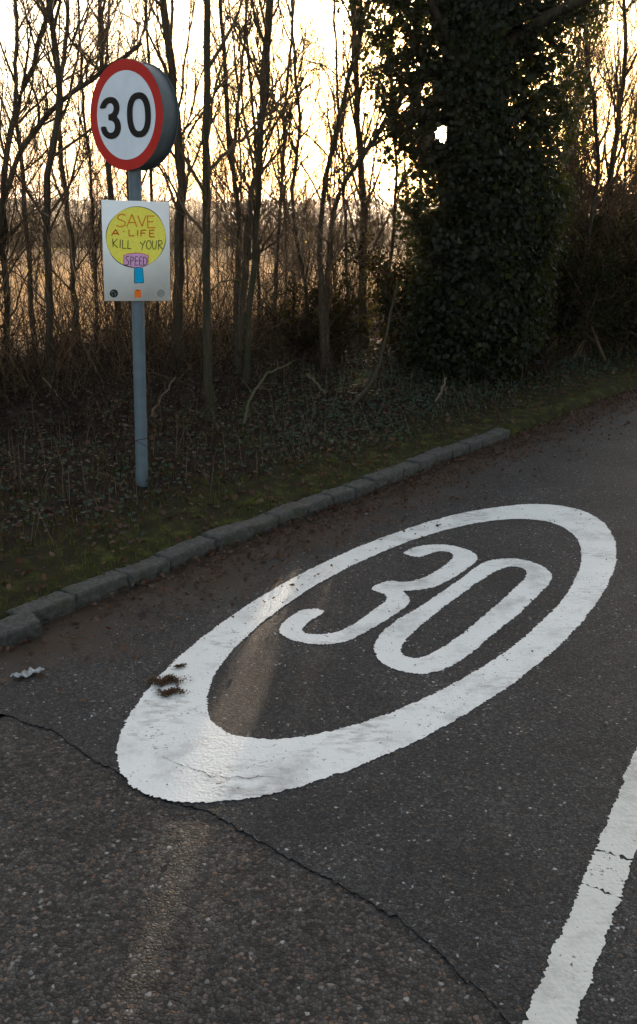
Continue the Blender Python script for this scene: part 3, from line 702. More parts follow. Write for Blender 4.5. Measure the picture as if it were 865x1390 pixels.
def resample(path, K):
    path = np.asarray(path, float); s = np.concatenate([[0], np.cumsum(np.linalg.norm(np.diff(path, axis=0), axis=1))]); u = np.linspace(0, s[-1], K)
    out_ = np.stack([np.interp(u, s, path[:, c]) for c in range(3)], 1)
    for _ in range(2): out_[1:-1] = (out_[:-2]+2*out_[1:-1]+out_[2:])/4
    return out_
def px_path(pp, Yd, drift=0.0):
    n = len(pp); p = np.array([P(x, y, Yd+drift*i/(n-1)) for i, (x, y) in enumerate(pp)])
    gz = gz1(p[0, 0], p[0, 1]); p[0, 2] = gz-.05; return p
def bare_tree(name, path, wpx, Yd, label, group, n1=22, n2=170, n3=720, barkm=M_BARK, twm=M_TWIG, tmin=.16, L1=.38, ang=34, top=.55, forks=(), up=.05, clumps=0):
    root = empty(name, path[0]); b0 = path[0].copy()
    if label: tag(root, label, 'tree', group)
    K = 22; tp = resample(path, K)-b0; r0 = wpx/2*Yd/FPX
    tp[1:-1] += .008*rng.standard_normal((K-2, 3))
    tr = r0*np.linspace(1.0, top, K); tr[0] *= 1.5; tr[1] *= 1.15
    g = Geo(); g.tubes(tp[None], tr[None], 9, ridge=.05)
    par = [(tp[None], tr[None])]
    c = Geo()
    fk = []
    for fp, fw in forks:
        q = resample(fp, K)-b0; q[1:-1] += .008*rng.standard_normal((K-2, 3)); fr = fw/2*Yd/FPX*np.linspace(1, .4, K); fk.append((q, fr))
        c.tubes(q[None], fr[None], 7, ridge=.05)
    P0 = np.concatenate([tp[None]]+[q[None] for q, _ in fk]); R0_ = np.concatenate([tr[None]]+[r_[None] for _, r_ in fk])
    p1, r1 = sprout(P0, R0_, n1, tmin, .98, ang, L1, min(r0*.36, .016), 10, .12, up)
    c.tubes(p1, r1, 5)
    allp = np.concatenate([p1]); 
    p2, r2 = sprout(p1, r1, n2, .12, 1, ang*.9, .55, .0040, 8, .09, up); c.tubes(p2, r2, 4)
    p2b, r2b = sprout(P0, R0_, n2//3, tmin*.6, 1, 55, .10, .005, 6, .16, up); c.tubes(p2b, r2b, 3)
    if n3:
        p3, r3 = sprout(p2, r2, n3, .1, 1, 34, .70, .0026, 6, .10, .06); c.tubes(p3, r3, 3)
        p4, r4 = sprout(p3, r3, int(n3*.9), .1, 1, 38, .60, .0019, 5, .13, .05); c.tubes(p4, r4, 3)
        if clumps:
            j = rng.integers(0, len(p3), clumps); cpos = np.repeat(p3[j, -1], 14, 0)+.018*rng.standard_normal((clumps*14, 3))
            c.leaves(cpos, rng.uniform(.012, .026, len(cpos)), template=DRY)
    g.obj('trunk', barkm, root); c.obj('crown', twm, root)
    return root

T = [  # path, width px, depth, label, extra
 ([(70,532),(67,440),(62,300),(65,230),(81,160),(84,120),(75,60),(62,-10),(48,-150)], 11, 8.05, 'bare tree left of the sign with a trunk kinked beside the red disc', dict(n1=22)),
 ([(46,482),(42,400),(38,330),(32,250),(20,150),(25,60),(15,-60)], 7, 10, 'thin bare trunk between the left picture edge and the kinked tree', dict()),
 ([(108,480),(102,400),(95,320),(92,290),(85,220),(78,150),(88,80),(95,-40)], 8, 10.3, 'slender bare tree just left of the board, its foot beside the rotten stump', dict()),
 ([(243,503),(241,420),(243,330),(246,260),(240,190),(232,100),(222,0),(212,-150)], 14, 9.3, 'thick bare trunk directly right of the sign, partly behind the red disc', dict(n1=20, tmin=.35)),
 ([(283,575),(281,480),(282,380),(281,240),(281,120),(280,0),(279,-180)], 12.5, 7.1, 'straight greenish bare trunk standing nearest the verge right of the sign', dict(barkm=M_BARK_GREEN, n1=18, tmin=.3)),
 ([(318,492),(322,400),(325,300),(316,230),(308,160),(303,60),(298,-60)], 8, 9.8, 'forked slim bare tree just right of the straight greenish trunk', dict(forks='f')),
 ([(322,510),(330,400),(338,290),(350,230),(357,120),(365,0),(374,-130)], 10, 9.0, 'left one of the leaning twin trunks that cross at mid height', dict(n1=18)),
 ([(331,517),(341,400),(350,280),(353,200),(362,90),(374,-60)], 9, 8.6, 'right and greyer one of the leaning twin trunks', dict(barkm=M_BARK_GREEN)),
 ([(352,470),(351,300),(346,170),(335,70),(334,-40)], 5, 11, 'thin bare pole-like stem behind the twin trunks', dict()),
 ([(371,480),(374,380),(382,280),(387,150),(395,60),(404,-60)], 5.5, 10.5, 'thin upright bare tree standing alone right of the twin trunks', dict(clumps=10)),
 ([(440,497),(437,400),(433,330),(437,270),(450,200),(470,120),(490,50),(512,-60)], 9, 9.5, 'bare tree leaning right towards the ivy crown, left one of a close pair', dict()),
 ([(445,497),(443,400),(452,290),(458,262),(490,215),(517,180),(548,130),(590,70)], 9, 9.55, 'strongly slanting bare tree reaching right in front of the ivy leaves', dict(top=.5)),
 ([(494,472),(493,380),(495,290),(490,220),(485,120),(480,20),(475,-100)], 13, 10.9, 'stout bare trunk between the slanting tree and the ivy tree', dict(top=.3)),
 ([(162,476),(160,410),(155,330),(150,250),(142,120),(134,0),(130,-80)], 11, 10.6, 'bare tree hidden behind the board, its foot seen left of the post', dict(top=.4)),
 ([(828,462),(828,370),(825,290),(835,200),(850,100),(846,-40)], 11, 12, 'brown bare tree close to the right picture edge', dict(n1=28, n2=300, n3=750, twm=M_TWIG_TAN, top=.35)),
 ([(800,467),(790,380),(800,300),(815,230),(805,150),(795,60),(790,-50)], 7, 11.5, 'crooked twiggy bare tree between the ivy tree and the right edge', dict(n1=28, n2=300, n3=750, twm=M_TWIG_TAN, tmin=.3)),
 ([(735,452),(745,350),(760,250),(775,170),(790,90)], 6, 13, 'slender bare tree rising beside the right flank of the ivy tree', dict(n1=26, n2=280, n3=650, twm=M_TWIG_TAN)),
 ([(132,470),(130,380),(128,300),(120,200),(110,90),(105,-60)], 5, 11, 'very thin bare stem left of the board with drooping twigs', dict(clumps=6)),
 ([(215,466),(212,380),(205,300),(208,200),(200,60),(196,-60)], 5, 12, 'thin bare stem behind the post and the board', dict()),
 ([(418,480),(418,430),(416,375),(400,325),(395,260),(410,180),(400,80),(395,-40)], 6, 10, 'sinuous thin bare tree curving left near its foot', dict()),
 ([(475,477),(470,350),(468,250),(460,150),(455,50),(450,-60)], 4.5, 10.4, 'thin straight bare stem left of the stout trunk', dict(clumps=8)),
 ([(522,474),(530,350),(540,240),(530,120),(522,20)], 5, 11.2, 'thin bare stem against the left side of the ivy tree', dict()),
 ([(4,512),(12,420),(2,330),(8,200),(32,120),(62,40),(92,-60)], 10, 8.5, 'dark bare tree at the left edge leaning inwards above', dict(n1=24, tmin=.15)),
 ([(-18,516),(-14,350),(14,232),(45,172),(85,135),(135,100),(190,60)], 9, 8.3, 'bare tree rooted off the left edge whose stem arches over to the right', dict(n1=26, L1=.3, tmin=.1)),
]
for pp, wp, Yd, lab, ex in T:
    ex = dict(ex); path = px_path(pp, Yd, rng.uniform(-.5, .5))
    if ex.get('forks') == 'f': ex['forks'] = [(np.array([P(315, 232, Yd), P(322, 150, Yd-.1), P(330, 80, Yd-.15), P(338, -40, Yd-.2)]), 5)]
    if lab.startswith('straight greenish'): ex['forks'] = [(np.array([P(283, 232, Yd), P(300, 215, Yd+.1), P(330, 185, Yd+.3), P(372, 150, Yd+.5), P(425, 112, Yd+.8)]), 5)]
    bare_tree('bare_tree', path, wp, Yd, lab, 'bare trees of the roadside wood', **ex)

# saplings filling the thicket behind
protos = []
for i in range(5):
    hgt = 4.6; b = np.array([0., 0, 0]); pth = np.array([b, [.05, 0, 1.2], [rng.normal(0, .15), 0, 2.6], [rng.normal(0, .3), 0, hgt]])
    Yd = 12; root = bare_tree('bare_sapling', pth, 3.6, Yd, None, None, n1=24, n2=180, n3=900, twm=(M_TWIG if i % 2 else M_TWIG_TAN), tmin=.08, L1=.30, ang=30, top=.3, up=.10)
    protos.append(root)
def copy_tree(root):
    r = root.copy(); COL.objects.link(r)
    for ch in root.children:
        c = ch.copy(); COL.objects.link(c); c.parent = r
    return r
spots = []
for k in range(58):
    Yd = rng.uniform(10.5, 17); px = rng.uniform(-30, 900)
    if k >= 36: px = rng.uniform(690, 880)
    spots.append((px, Yd))
used = [False]*5
for k, (px, Yd) in enumerate(spots):
    i = k % 5; r = protos[i] if not used[i] else copy_tree(protos[i]); used[i] = True
    x = (px-CX)/FPX*Yd*1.03; r.location = (x, Yd, gz1(x, Yd)-.03); r.rotation_euler = (rng.normal(0, .05), rng.normal(0, .06), rng.uniform(0, 6.28)); s = rng.uniform(.75, 1.25); r.scale = (s, s, s)
    tag(r, 'thin bare sapling in the thicket behind the larger trunks', 'sapling', 'saplings filling the thicket')

# ------------------------------------------------------------------ the big ivy clad tree
IY = 9.6
ib = P(632, 500, IY); ib[2] = gz1(ib[0], ib[1])-.05
ivy = empty('ivy_covered_tree', ib); tag(ivy, 'massive dark tree clad in glossy ivy with the low sun at its left edge', 'tree')
def rel(L): return np.array([P(x, y, yy) for x, y, yy in L])-ib
g = Geo(); tp = resample(rel([(632, 500, IY), (634, 400, IY), (636, 300, IY), (640, 180, IY), (645, 60, IY), (650, -60, IY), (655, -220, IY)]), 24)
tr = np.interp(np.linspace(0, 1, 24), [0, .06, .3, 1], [.36, .28, .225, .20]); g.tubes(tp[None], tr[None], 18, ridge=.05); g.obj('trunk', M_BARK, ivy)
limbs = [([(650, 85, IY), (690, 60, IY-.1), (735, 28, IY-.3), (775, 8, IY-.5), (850, -35, IY-.8)], 20, 12), ([(640, 110, IY), (618, 70, IY-.25), (598, 30, IY-.4), (570, -30, IY-.5)], 12, 8),
         ([(648, 40, IY), (690, 28, IY+.3), (745, 22, IY+.3), (770, 26, IY+.35), (775, 30, IY+.35)], 6, 3), ([(640, 60, IY), (600, 20, IY-.1), (560, 5, IY), (520, 0, IY)], 8, 4)]
allp = []
for L, w0, w1 in limbs:
    g = Geo(); q = resample(rel(L), 14); g.tubes(q[None], np.linspace(w0, w1, 14)[None]/2*IY/FPX*1.0, 9, ridge=.06, cap=True); g.obj('limb', M_BARK, ivy); allp.append(q)
# foliage: leaf sprays hung around trunk and limbs
def inside_px(pos):
    d = pos+ib-np.array([0, 0, CAMH]); x, y, z = d[:, 0], d[:, 1], d[:, 2]
    c, s = math.cos(PITCH), math.sin(PITCH); f = y*c - z*s; v = -(z*c + y*s)
    return CX + FPX*x/f, CY + FPX*v/f
n_sp = 9000
vv = rng.uniform(-160, 500, n_sp)                      # height as photo rows
lft = np.interp(vv, [-160, 0, 60, 120, 180, 240, 300, 360, 420, 500], [430, 478, 494, 502, 514, 528, 555, 572, 566, 552])
rgt = np.interp(vv, [-160, 0, 30, 80, 100, 180, 260, 330, 400, 500], [890, 820, 812, 780, 800, 785, 770, 755, 735, 715])
u = rng.beta(1.15, 1.15, n_sp); uu = lft + (rgt-lft)*u
clump = wob(uu*.022, vv*.022, 3)+.6*wob(uu*.06, vv*.05, 1); okc = np.abs(u-.5)*2 < .90+.50*clump+np.interp(vv, [250, 420], [0, .25]); vv, uu, u = vv[okc], uu[okc], u[okc]; n_sp = len(vv)
dep = IY + rng.normal(0, .38, n_sp)*np.interp(np.abs(u-.5), [0, .5], [1, .4])
spray = np.array([P(a_, b_, c_) for a_, b_, c_ in zip(uu, vv, dep)])-ib
front = []
dens = np.interp(vv, [-160, 150, 330, 500], [1, .9, 1.0, .9])
spray = spray[rng.uniform(0, 1, n_sp) < dens]
ns = rng.integers(10, 26, len(spray)); cen = np.repeat(spray, ns, 0); pos = cen + rng.standard_normal((len(cen), 3))*np.array([.085, .085, .10])
# dense coat close to the trunk
m = 20000; k = rng.integers(0, 23, m); f = rng.uniform(0, 1, m)[:, None]; c0 = tp[k]*(1-f)+tp[k+1]*f; a_ = rng.uniform(0, 2*np.pi, m)
coat = c0 + np.stack([np.cos(a_), np.sin(a_), 0*a_], 1)*(tr[k]*1.02+np.abs(rng.normal(0, .10, m)))[:, None]
coat = coat[(np.abs(np.sin(coat[:, 2]*2.1+coat[:, 0]*3)) + rng.uniform(0, 1, m)) > .25]
a_ = rng.uniform(0, 2*np.pi, 900); r_ = np.sqrt(rng.uniform(13**2, 46**2, 900)); hal = np.array([P(602+r*math.cos(t), 181+r*math.sin(t), IY+rng.normal(-.1, .2)) for t, r in zip(a_, r_)])-ib
pos = np.concatenate([pos, coat, hal]); X_, Y_ = inside_px(pos)
sunr = np.hypot(X_-602, Y_-181); keep = (sunr > 13)
# thin windows of sky among the leaves left and upper right of the trunk
hole = (np.sin(pos[:, 0]*19+pos[:, 2]*13)+np.sin(pos[:, 0]*13-pos[:, 2]*23+1)+.9*np.sin(pos[:, 2]*37+pos[:, 0]*31))
side = ((X_ < 600) & (Y_ < 300)) | ((X_ > 688) & (Y_ < 200))
near_sun = (sunr < 48); keep &= ~(side & (hole > np.where(near_sun, 1.7, .65))); keep &= ~((X_ > 525) & (X_ < 598) & (Y_ > 228) & (Y_ < 285) & (rng.uniform(0, 1, len(X_)) < .45))
keep &= ~((X_ < 600) & (Y_ > 130) & (Y_ < 300) & (rng.uniform(0, 1, len(X_)) < .12))
pos = pos[keep]
outw = pos.copy(); outw[:, 2] = 0; outw = norm(outw-0)*.5 + np.array([0, -.35, .25]) + .75*rng.standard_normal(pos.shape)
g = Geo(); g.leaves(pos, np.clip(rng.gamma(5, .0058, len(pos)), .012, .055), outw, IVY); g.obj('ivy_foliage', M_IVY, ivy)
# stems holding the sprays
g = Geo(); sel = spray[rng.choice(len(spray), 420, replace=False)]
sx_, sy_ = inside_px(sel); sel = sel[np.hypot(sx_-602, sy_-181) > 75]
kk = np.clip(np.searchsorted(tp[:, 2], sel[:, 2]-.25), 0, 23); st = tp[kk]; mid = (st+sel)/2+rng.normal(0, .08, sel.shape)
g.tubes(np.stack([st, (st+mid)/2, mid, (mid+sel)/2, sel], 1), np.tile(np.linspace(.008, .003, 5), (len(sel), 1)), 4); g.obj('ivy_stem', M_TWIG, ivy)

# ------------------------------------------------------------------ evergreen shrubs on the right
def shrub(x, y, rx, ry, h, nleaf, label, twm=M_TWIG, lm=M_SHRUB, ntw=500, lsz=(.02, .045)):
    z = gz1(x, y); root = empty('evergreen_shrub' if nleaf > 3000 else 'bare_shrub', (x, y, z-.03)); tag(root, label, 'shrub')
    s = np.stack([rng.normal(0, rx*.25, 14), rng.normal(0, ry*.25, 14), np.zeros(14)], 1); d = np.stack([rng.normal(0, .45, 14), rng.normal(0, .3, 14), np.ones(14)], 1)
    p1 = grow(s, d, h*rng.uniform(.6, 1.0, 14), 10, .12, .02); r1 = np.tile(np.linspace(.02, .006, 10), (14, 1)); g = Geo(); g.tubes(p1, r1, 6)
    p2, r2 = sprout(p1, r1, ntw, .1, 1, 50, .35, .007, 7, .16, 0); g.tubes(p2, r2, 3)
    p3, r3 = sprout(p2, r2, ntw*4, .1, 1, 50, .5, .003, 4, .2, 0); g.tubes(p3, r3, 3); g.obj('branches', twm, root)
    if nleaf:
        q = np.concatenate([p3.reshape(-1, 3), p2[:, 2:].reshape(-1, 3)]); j = rng.integers(0, len(q), nleaf); pos = q[j]+rng.normal(0, .04, (nleaf, 3))
        g = Geo(); g.leaves(pos, rng.uniform(*lsz, nleaf), rng.standard_normal((nleaf, 3))+np.array([0, -.4, .4]), IVY); g.obj('foliage', lm, root)
def at_px(px, Yd): return (px-CX)/FPX*Yd*1.03
shrub(at_px(745, 11.2), 11.2, 1.0, .8, 1.7, 9000, 'dark evergreen shrub at the foot of the ivy tree on its right')
shrub(at_px(860, 11.6), 11.6, .9, .8, 1.9, 9000, 'dark leafy shrub at the right picture edge above the road bend')
shrub(at_px(690, 9.9), 9.9, .8, .6, 1.1, 1500, 'brown twiggy shrub below the ivy on the right of its trunk', M_BRAMBLE)
shrub(at_px(795, 13.2), 13.2, 1.2, 1.0, 2.3, 9000, 'tall dense shrub in the background between the crooked tree and the ivy tree')
shrub(at_px(560, 10.2), 10.2, .8, .7, 1.5, 6000, 'dark shrub in front of the left foot of the ivy tree')
shrub(at_px(430, 9.9), 9.9, .7, .6, 1.0, 1500, 'low brown twiggy shrub around the feet of the close pair', M_BRAMBLE)
shrub(at_px(418, 24), 24, 1.6, 1.4, 2.3, 2500, 'rounded bare bush far out in the field behind the sinuous tree', M_TWIG, M_DRY, 700)

# ------------------------------------------------------------------ rotten stump and fallen wood
sp = P(90, 512, 8.9); sp[2] = gz1(sp[0], sp[1])
g = Geo(); hh = .30; prof = np.array([[0, 0, -.05], [.01, 0, .1], [0, .01, .2], [.015, 0, hh]]); g.tubes(prof[None], np.array([[.13, .105, .10, .098]]), 16, ridge=.10)
for a in np.linspace(0, 6.28, 15)[:-1]:
    b = np.array([.085*math.cos(a), .085*math.sin(a), hh-.03]); g.tubes(np.array([[b, b+np.array([0, 0, random.uniform(.03, .09)])]]), np.array([[.02, .004]]), 5)
o = g.obj('tree_stump', simple('rotten_wood', (.075, .036, .02), .9, noise=.5, nscale=30, bump=1, bscale=40)); o.location = sp
tag(o, 'ragged reddish brown rotten stump between two trunks left of the post', 'stump')
def stick(name, pts, r0, r1, mat, label, cat='branch', tw=0, group=None):
    pts = np.asarray(pts); root = pts[0].copy(); p = resample(pts, 14)-root; p[1:-1] += .006*rng.standard_normal((12, 3))
    g = Geo(); rr = np.linspace(r0, r1, 14)[None]; g.tubes(p[None], rr, 7, ridge=.08, cap=True)
    if tw: q, r_ = sprout(p[None], rr, tw, .2, 1, 45, .3, .005, 5, .15, .02); g.tubes(q, r_, 4)
    o = g.obj(name, mat); o.location = root; return tag(o, label, cat, group)
stick('fallen_branch', [P(237, 472, 9.9), P(232, 462, 9.9), P(222, 448, 9.95)], .016, .012, M_LOG, 'longer sunlit pale broken branch beside the thick trunk, lower of the two')
stick('fallen_branch', [P(238, 452, 10.2), P(234, 444, 10.2), P(231, 437, 10.2)], .018, .016, M_LOG, 'short sunlit pale broken branch beside the thick trunk, upper of the two')
stick('fallen_branch', [P(330, 590, 6.9), P(335, 550, 7.0), P(342, 535, 7.1), P(362, 508, 7.4), P(395, 493, 7.8)], .012, .006, M_MOSSY, 'bent mossy green branch rising from the ivy right of the straight trunk', tw=6)
stick('fallen_branch', [P(203, 566, 7.2), P(215, 545, 7.4), P(238, 512, 7.8)], .009, .005, M_LOG, 'pale stick propped in the brambles beside the post')
stick('fallen_branch', [P(283, 398, 8.6), P(300, 382, 8.7), P(325, 376, 8.7), P(350, 392, 8.7), P(368, 415, 8.8)], .009, .006, M_MOSSY, 'thin grey stem arching across the twin trunks', tw=4)
stick('fallen_branch', [P(418, 508, 7.9), P(432, 522, 7.7), P(441, 534, 7.6)], .012, .010, M_MOSSY, 'short mossy stick lying in the dark at the ivy edge')
stick('fallen_branch', [P(592, 545, 7.9), P(601, 528, 8.0), P(606, 513, 8.1)], .009, .006, M_LOG, 'pale curved stick upright in front of the ivy tree')
stick('fallen_branch', [P(478, 550, 7.8), P(505, 520, 8.2), P(516, 495, 8.4), P(528, 440, 8.6), P(540, 380, 8.8)], .016, .008, M_BARK_GREEN, 'bare grey stem rising at the left front of the ivy tree', tw=8)
stick('fallen_branch', [P(58, 512, 7.6), P(75, 530, 7.5), P(95, 556, 7.3), P(105, 570, 7.2)], .005, .003, M_LOG, 'thin pale twig sloping down through the brambles at left')

# ------------------------------------------------------------------ uncountable undergrowth and ground cover
def scatter(n, dlo, dhi, x0, x1, s0=0, s1=None):
    """random ground points between two distances from the road edge"""
    L = ed[(ed[:, 0] > x0) & (ed[:, 0] < x1)]; nn = EDN[(ed[:, 0] > x0) & (ed[:, 0] < x1)]
    seg = np.linalg.norm(np.diff(L, axis=0), axis=1); cum = np.concatenate([[0], np.cumsum(seg)]); s = rng.uniform(0, cum[-1], n)
    q = np.stack([np.interp(s, cum, L[:, 0]), np.interp(s, cum, L[:, 1])], 1); m = np.stack([np.interp(s, cum, nn[:, 0]), np.interp(s, cum, nn[:, 1])], 1)
    d = rng.uniform(dlo, dhi, n); q = q + m*d[:, None]; dd = edge_dist(q); return q, dd
# gaps in the undergrowth through which low sun reaches the road
hits = np.array([G(*p)[:2] for p in [(745, 688), (600, 702), (705, 745), (355, 925), (400, 1015), (240, 1200), (200, 1130), (430, 790), (300, 940)]]); sd2 = norm(SUN_DIR[None, :2])[0]; sn2 = np.array([-sd2[1], sd2[0]])
def in_gap(q, half=.06):
    return (np.abs((q[:, None]-hits[None]) @ sn2) < half).any(1)
# brambles and dead stalks
g = Geo(); q, d = scatter(5600, 1.2, 5.2, -2.6, 7)
q = q[rng.uniform(0, 1, len(q)) < np.interp(d, [1.2, 2.4], [.12, 1])]; z = ground_z(q[:, 0], q[:, 1]); st = np.column_stack([q, z-.02])
L = np.random.default_rng(3).gamma(3, .16, len(q)); L = np.clip(L, .15, 1.5)
dr = rng.standard_normal((len(q), 3))*.65 + np.array([0, 0, .8]); L = np.where(in_gap(q), L*.25, L)
pt = grow(st, dr, L, 8, .13, -.12); pt[..., 2] = np.maximum(pt[..., 2], ground_z(pt[..., 0], pt[..., 1])+.004)
g.tubes(pt, np.tile(np.linspace(.0042, .0018, 8), (len(pt), 1)), 3)
p2, r2 = sprout(pt, np.full(pt.shape[:2], .003), 7000, .1, 1, 50, .35, .0026, 5, .2, -.03); g.tubes(p2, r2, 3)
tag(g.obj('bramble_undergrowth', M_BRAMBLE), 'tangle of dead brambles and twigs on the wood floor', 'undergrowth', kind='stuff')
# a taller mesh of stems at the back edge of the wood
g = Geo(); q, d = scatter(2600, 3.0, 6.0, -3.5, 8); q = q[~in_gap(q)]; z = ground_z(q[:, 0], q[:, 1]); st = np.column_stack([q, z-.02])
dr = rng.standard_normal((len(q), 3))*.35+np.array([0, 0, 1]); pt = grow(st, dr, np.clip(rng.gamma(4, .28, len(q)), .3, 2.4), 8, .12, .0)
g.tubes(pt, np.tile(np.linspace(.006, .002, 8), (len(pt), 1)), 3); p2, r2 = sprout(pt, np.full(pt.shape[:2], .004), 9000, .1, 1, 45, .3, .003, 5, .2, .02); g.tubes(p2, r2, 3)
tag(g.obj('thicket_stems', M_TWIG_TAN), 'thin tan stems and shoots along the field side of the wood', 'undergrowth', kind='stuff')
# low leafy bits in the wood (bramble leaves, some yellowing)
g = Geo(); q, d = scatter(9000, 1.2, 4.6, -2.6, 7); z = ground_z(q[:, 0], q[:, 1])+rng.gamma(1.5, .09, len(q))
sel = (wob(q[:, 0]*.9, q[:, 1]*.9, 2) > -.1) & ~in_gap(q) & (rng.uniform(0, 1, len(q)) < np.interp(q[:, 0], [-1.5, .3], [.35, 1])); q, z = q[sel], z[sel]
g.leaves(np.column_stack([q, z]), rng.uniform(.014, .03, len(q)), rng.standard_normal((len(q), 3))*.6+np.array([0, -.2, .8]), IVY)
tag(g.obj('bramble_leaves', M_SHRUB), 'low dark bramble leaves among the stems', 'undergrowth', kind='stuff')
g = Geo(); q, d = scatter(1300, 3.5, 7.5, -3.5, 5); z = ground_z(q[:, 0], q[:, 1])+rng.uniform(.05, 1.2, len(q)); sel = wob(q[:, 0]*1.3, q[:, 1]*1.3, 5) > .15; q, z = q[sel], z[sel]
g.leaves(np.column_stack([q, z])+rng.normal(0, .05, (len(q), 3)), rng.uniform(.012, .028, len(q)), None, IVY)
tag(g.obj('yellow_leaves', M_YLEAF), 'backlit yellow green leaves left on shoots at the field edge', 'undergrowth', kind='stuff')
# ground ivy on the bank
g = Geo(); q, d = scatter(48000, .30, 3.0, -2.4, 7); 
dens = np.interp(d, [.3, .55, .9, 2.4, 3.0], [.05, .35, 1, .9, .3])*np.interp(q[:, 0], [-2.4, -.7, .0, .6, 6], [.20, .18, .55, 1, 1]) * (.55+.9*(wob(q[:, 0], q[:, 1], 4) > -.25))
sel = rng.uniform(0, 1, len(q)) < dens; q = q[sel]; z = ground_z(q[:, 0], q[:, 1])+rng.uniform(.005, .05, len(q))
g.leaves(np.column_stack([q, z]), rng.uniform(.012, .028, len(q)), rng.standard_normal((len(q), 3))*.38+np.array([0, -.25, .9]), IVY)
tag(g.obj('ground_ivy', M_IVY_GROUND), 'carpet of small dark green ivy leaves on the bank', 'ground cover', kind='stuff')
# grass and moss along the kerb
BL = (np.array([(-.05, 0, 0), (.05, 0, 0), (.035, .55, .10), (-.035, .55, .10), (0, 1, .32)]), np.array([[0, 1, 2, 3]]))
def blades(q, z, lo, hi, lean_, wd_):
    n_ = len(q); h = rng.uniform(lo, hi, n_); az = rng.uniform(0, 2*np.pi, n_); ln_ = rng.uniform(.1, 1, n_)*lean_
    dx, dy = np.cos(az), np.sin(az); b = np.column_stack([q, z]); s = np.column_stack([-dy, dx, 0*dx])*(wd_/2)
    m = b+np.column_stack([dx*ln_*h*.35, dy*ln_*h*.35, h*.6]); t = b+np.column_stack([dx*ln_*h, dy*ln_*h, h*(1-.35*ln_)])
    V = np.stack([b-s, b+s, m+s*.75, m-s*.75, t], 1).reshape(-1, 3); i = (np.arange(n_)*5)[:, None]
    return V, [i+np.array([[0, 1, 2, 3]]), i+np.array([[3, 2, 4]])]
g = Geo(); q, d = scatter(60000, .08, 1.9, -2.4, 7)
cl = wob(q[:, 0]*2.2, q[:, 1]*2.2, 1); dens = np.interp(d, [.1, .2, .6, 1.2, 1.9], [.5, 1, .9, .6, .35])*np.interp(q[:, 0], [-2.4, -.5, .6, 7], [1, .85, .35, .3])*np.where(cl > 0, 1, .3)
sel = rng.uniform(0, 1, len(q)) < dens; q = q[sel]; V, Fs = blades(q, ground_z(q[:, 0], q[:, 1])-.005, .015, .065, 1.0, .0035); g.add(V, Fs)
tag(g.obj('verge_grass', M_GRASS, smooth=False), 'short tufty green grass and moss behind the kerb', 'grass', kind='stuff')
g = Geo(); q, d = scatter(1500, .5, 2.6, -2.4, 6); V, Fs = blades(q, ground_z(q[:, 0], q[:, 1])-.005, .10, .36, 1.1, .004); g.add(V, Fs)
tag(g.obj('dry_grass_stalks', M_STRAW, smooth=False), 'straw coloured dead grass stalks in the verge', 'grass', kind='stuff')
# field stubble
n_ = 60000; yy = 11.5+rng.gamma(1.6, 9, n_); xx = rng.uniform(-.45, .45, n_)*yy; q = np.column_stack([xx, yy]); dd = edge_dist(q); q = q[dd > 5.5]
g = Geo(); V, Fs = blades(q, ground_z(q[:, 0], q[:, 1])-.01, .06, .30, .8, .012); g.add(V, Fs)
M_STUB = leaf_mat('stubble', [(.22, .16, .09), (.32, .24, .15), (.42, .33, .22)], .7, .4, (.58, .42, .25))
tag(g.obj('field_stubble', M_STUB, smooth=False), 'pale dry stubble and grass of the open field behind the wood', 'field', kind='stuff')
# fallen leaves: drift along the kerb, on the verge and the wood floor
g = Geo(); q1, d1 = scatter(24000, -.75, .03, -1.6, 7); q1 = q1[rng.uniform(0, 1, len(q1)) < np.interp(d1, [-.75, -.4, -.2, -.03], [.012, .12, .5, 1])*np.interp(q1[:, 0], [-1.6, -1, -.3, 3], [.3, .4, 1, 1])]
z1 = .010+rng.uniform(0, .012, len(q1)); q2, d2 = scatter(11000, .12, 4.5, -2.6, 7); z2 = ground_z(q2[:, 0], q2[:, 1])+rng.uniform(.002, .03, len(q2))
g.leaves(np.column_stack([q1, z1]), rng.uniform(.010, .034, len(q1)), rng.standard_normal((len(q1), 3))*.35+np.array([0, 0, 1]), DRY)
g.leaves(np.column_stack([q2, z2]), rng.uniform(.022, .050, len(q2)), rng.standard_normal((len(q2), 3))*.45+np.array([0, 0, 1]), DRY)
# crumbs and odd leaves further out on the road
n_ = 1100; q3 = np.column_stack([rng.uniform(-1.4, 2.4, n_), rng.uniform(2.2, 8, n_)]); d3 = edge_dist(q3); q3 = q3[(d3 < -.1) & (d3 > -2.2) & (rng.uniform(0, 1, n_) < np.interp(d3, [-2.2, -1, -.3], [.05, .25, .9]))]
g.leaves(np.column_stack([q3, np.full(len(q3), .011)]), rng.uniform(.004, .012, len(q3)), rng.standard_normal((len(q3), 3))*.3+np.array([0, 0, 1]), DRY)
tag(g.obj('fallen_leaves', M_DRY), 'brown fallen leaves drifted along the kerb and over the verge', 'fallen leaves', kind='stuff')
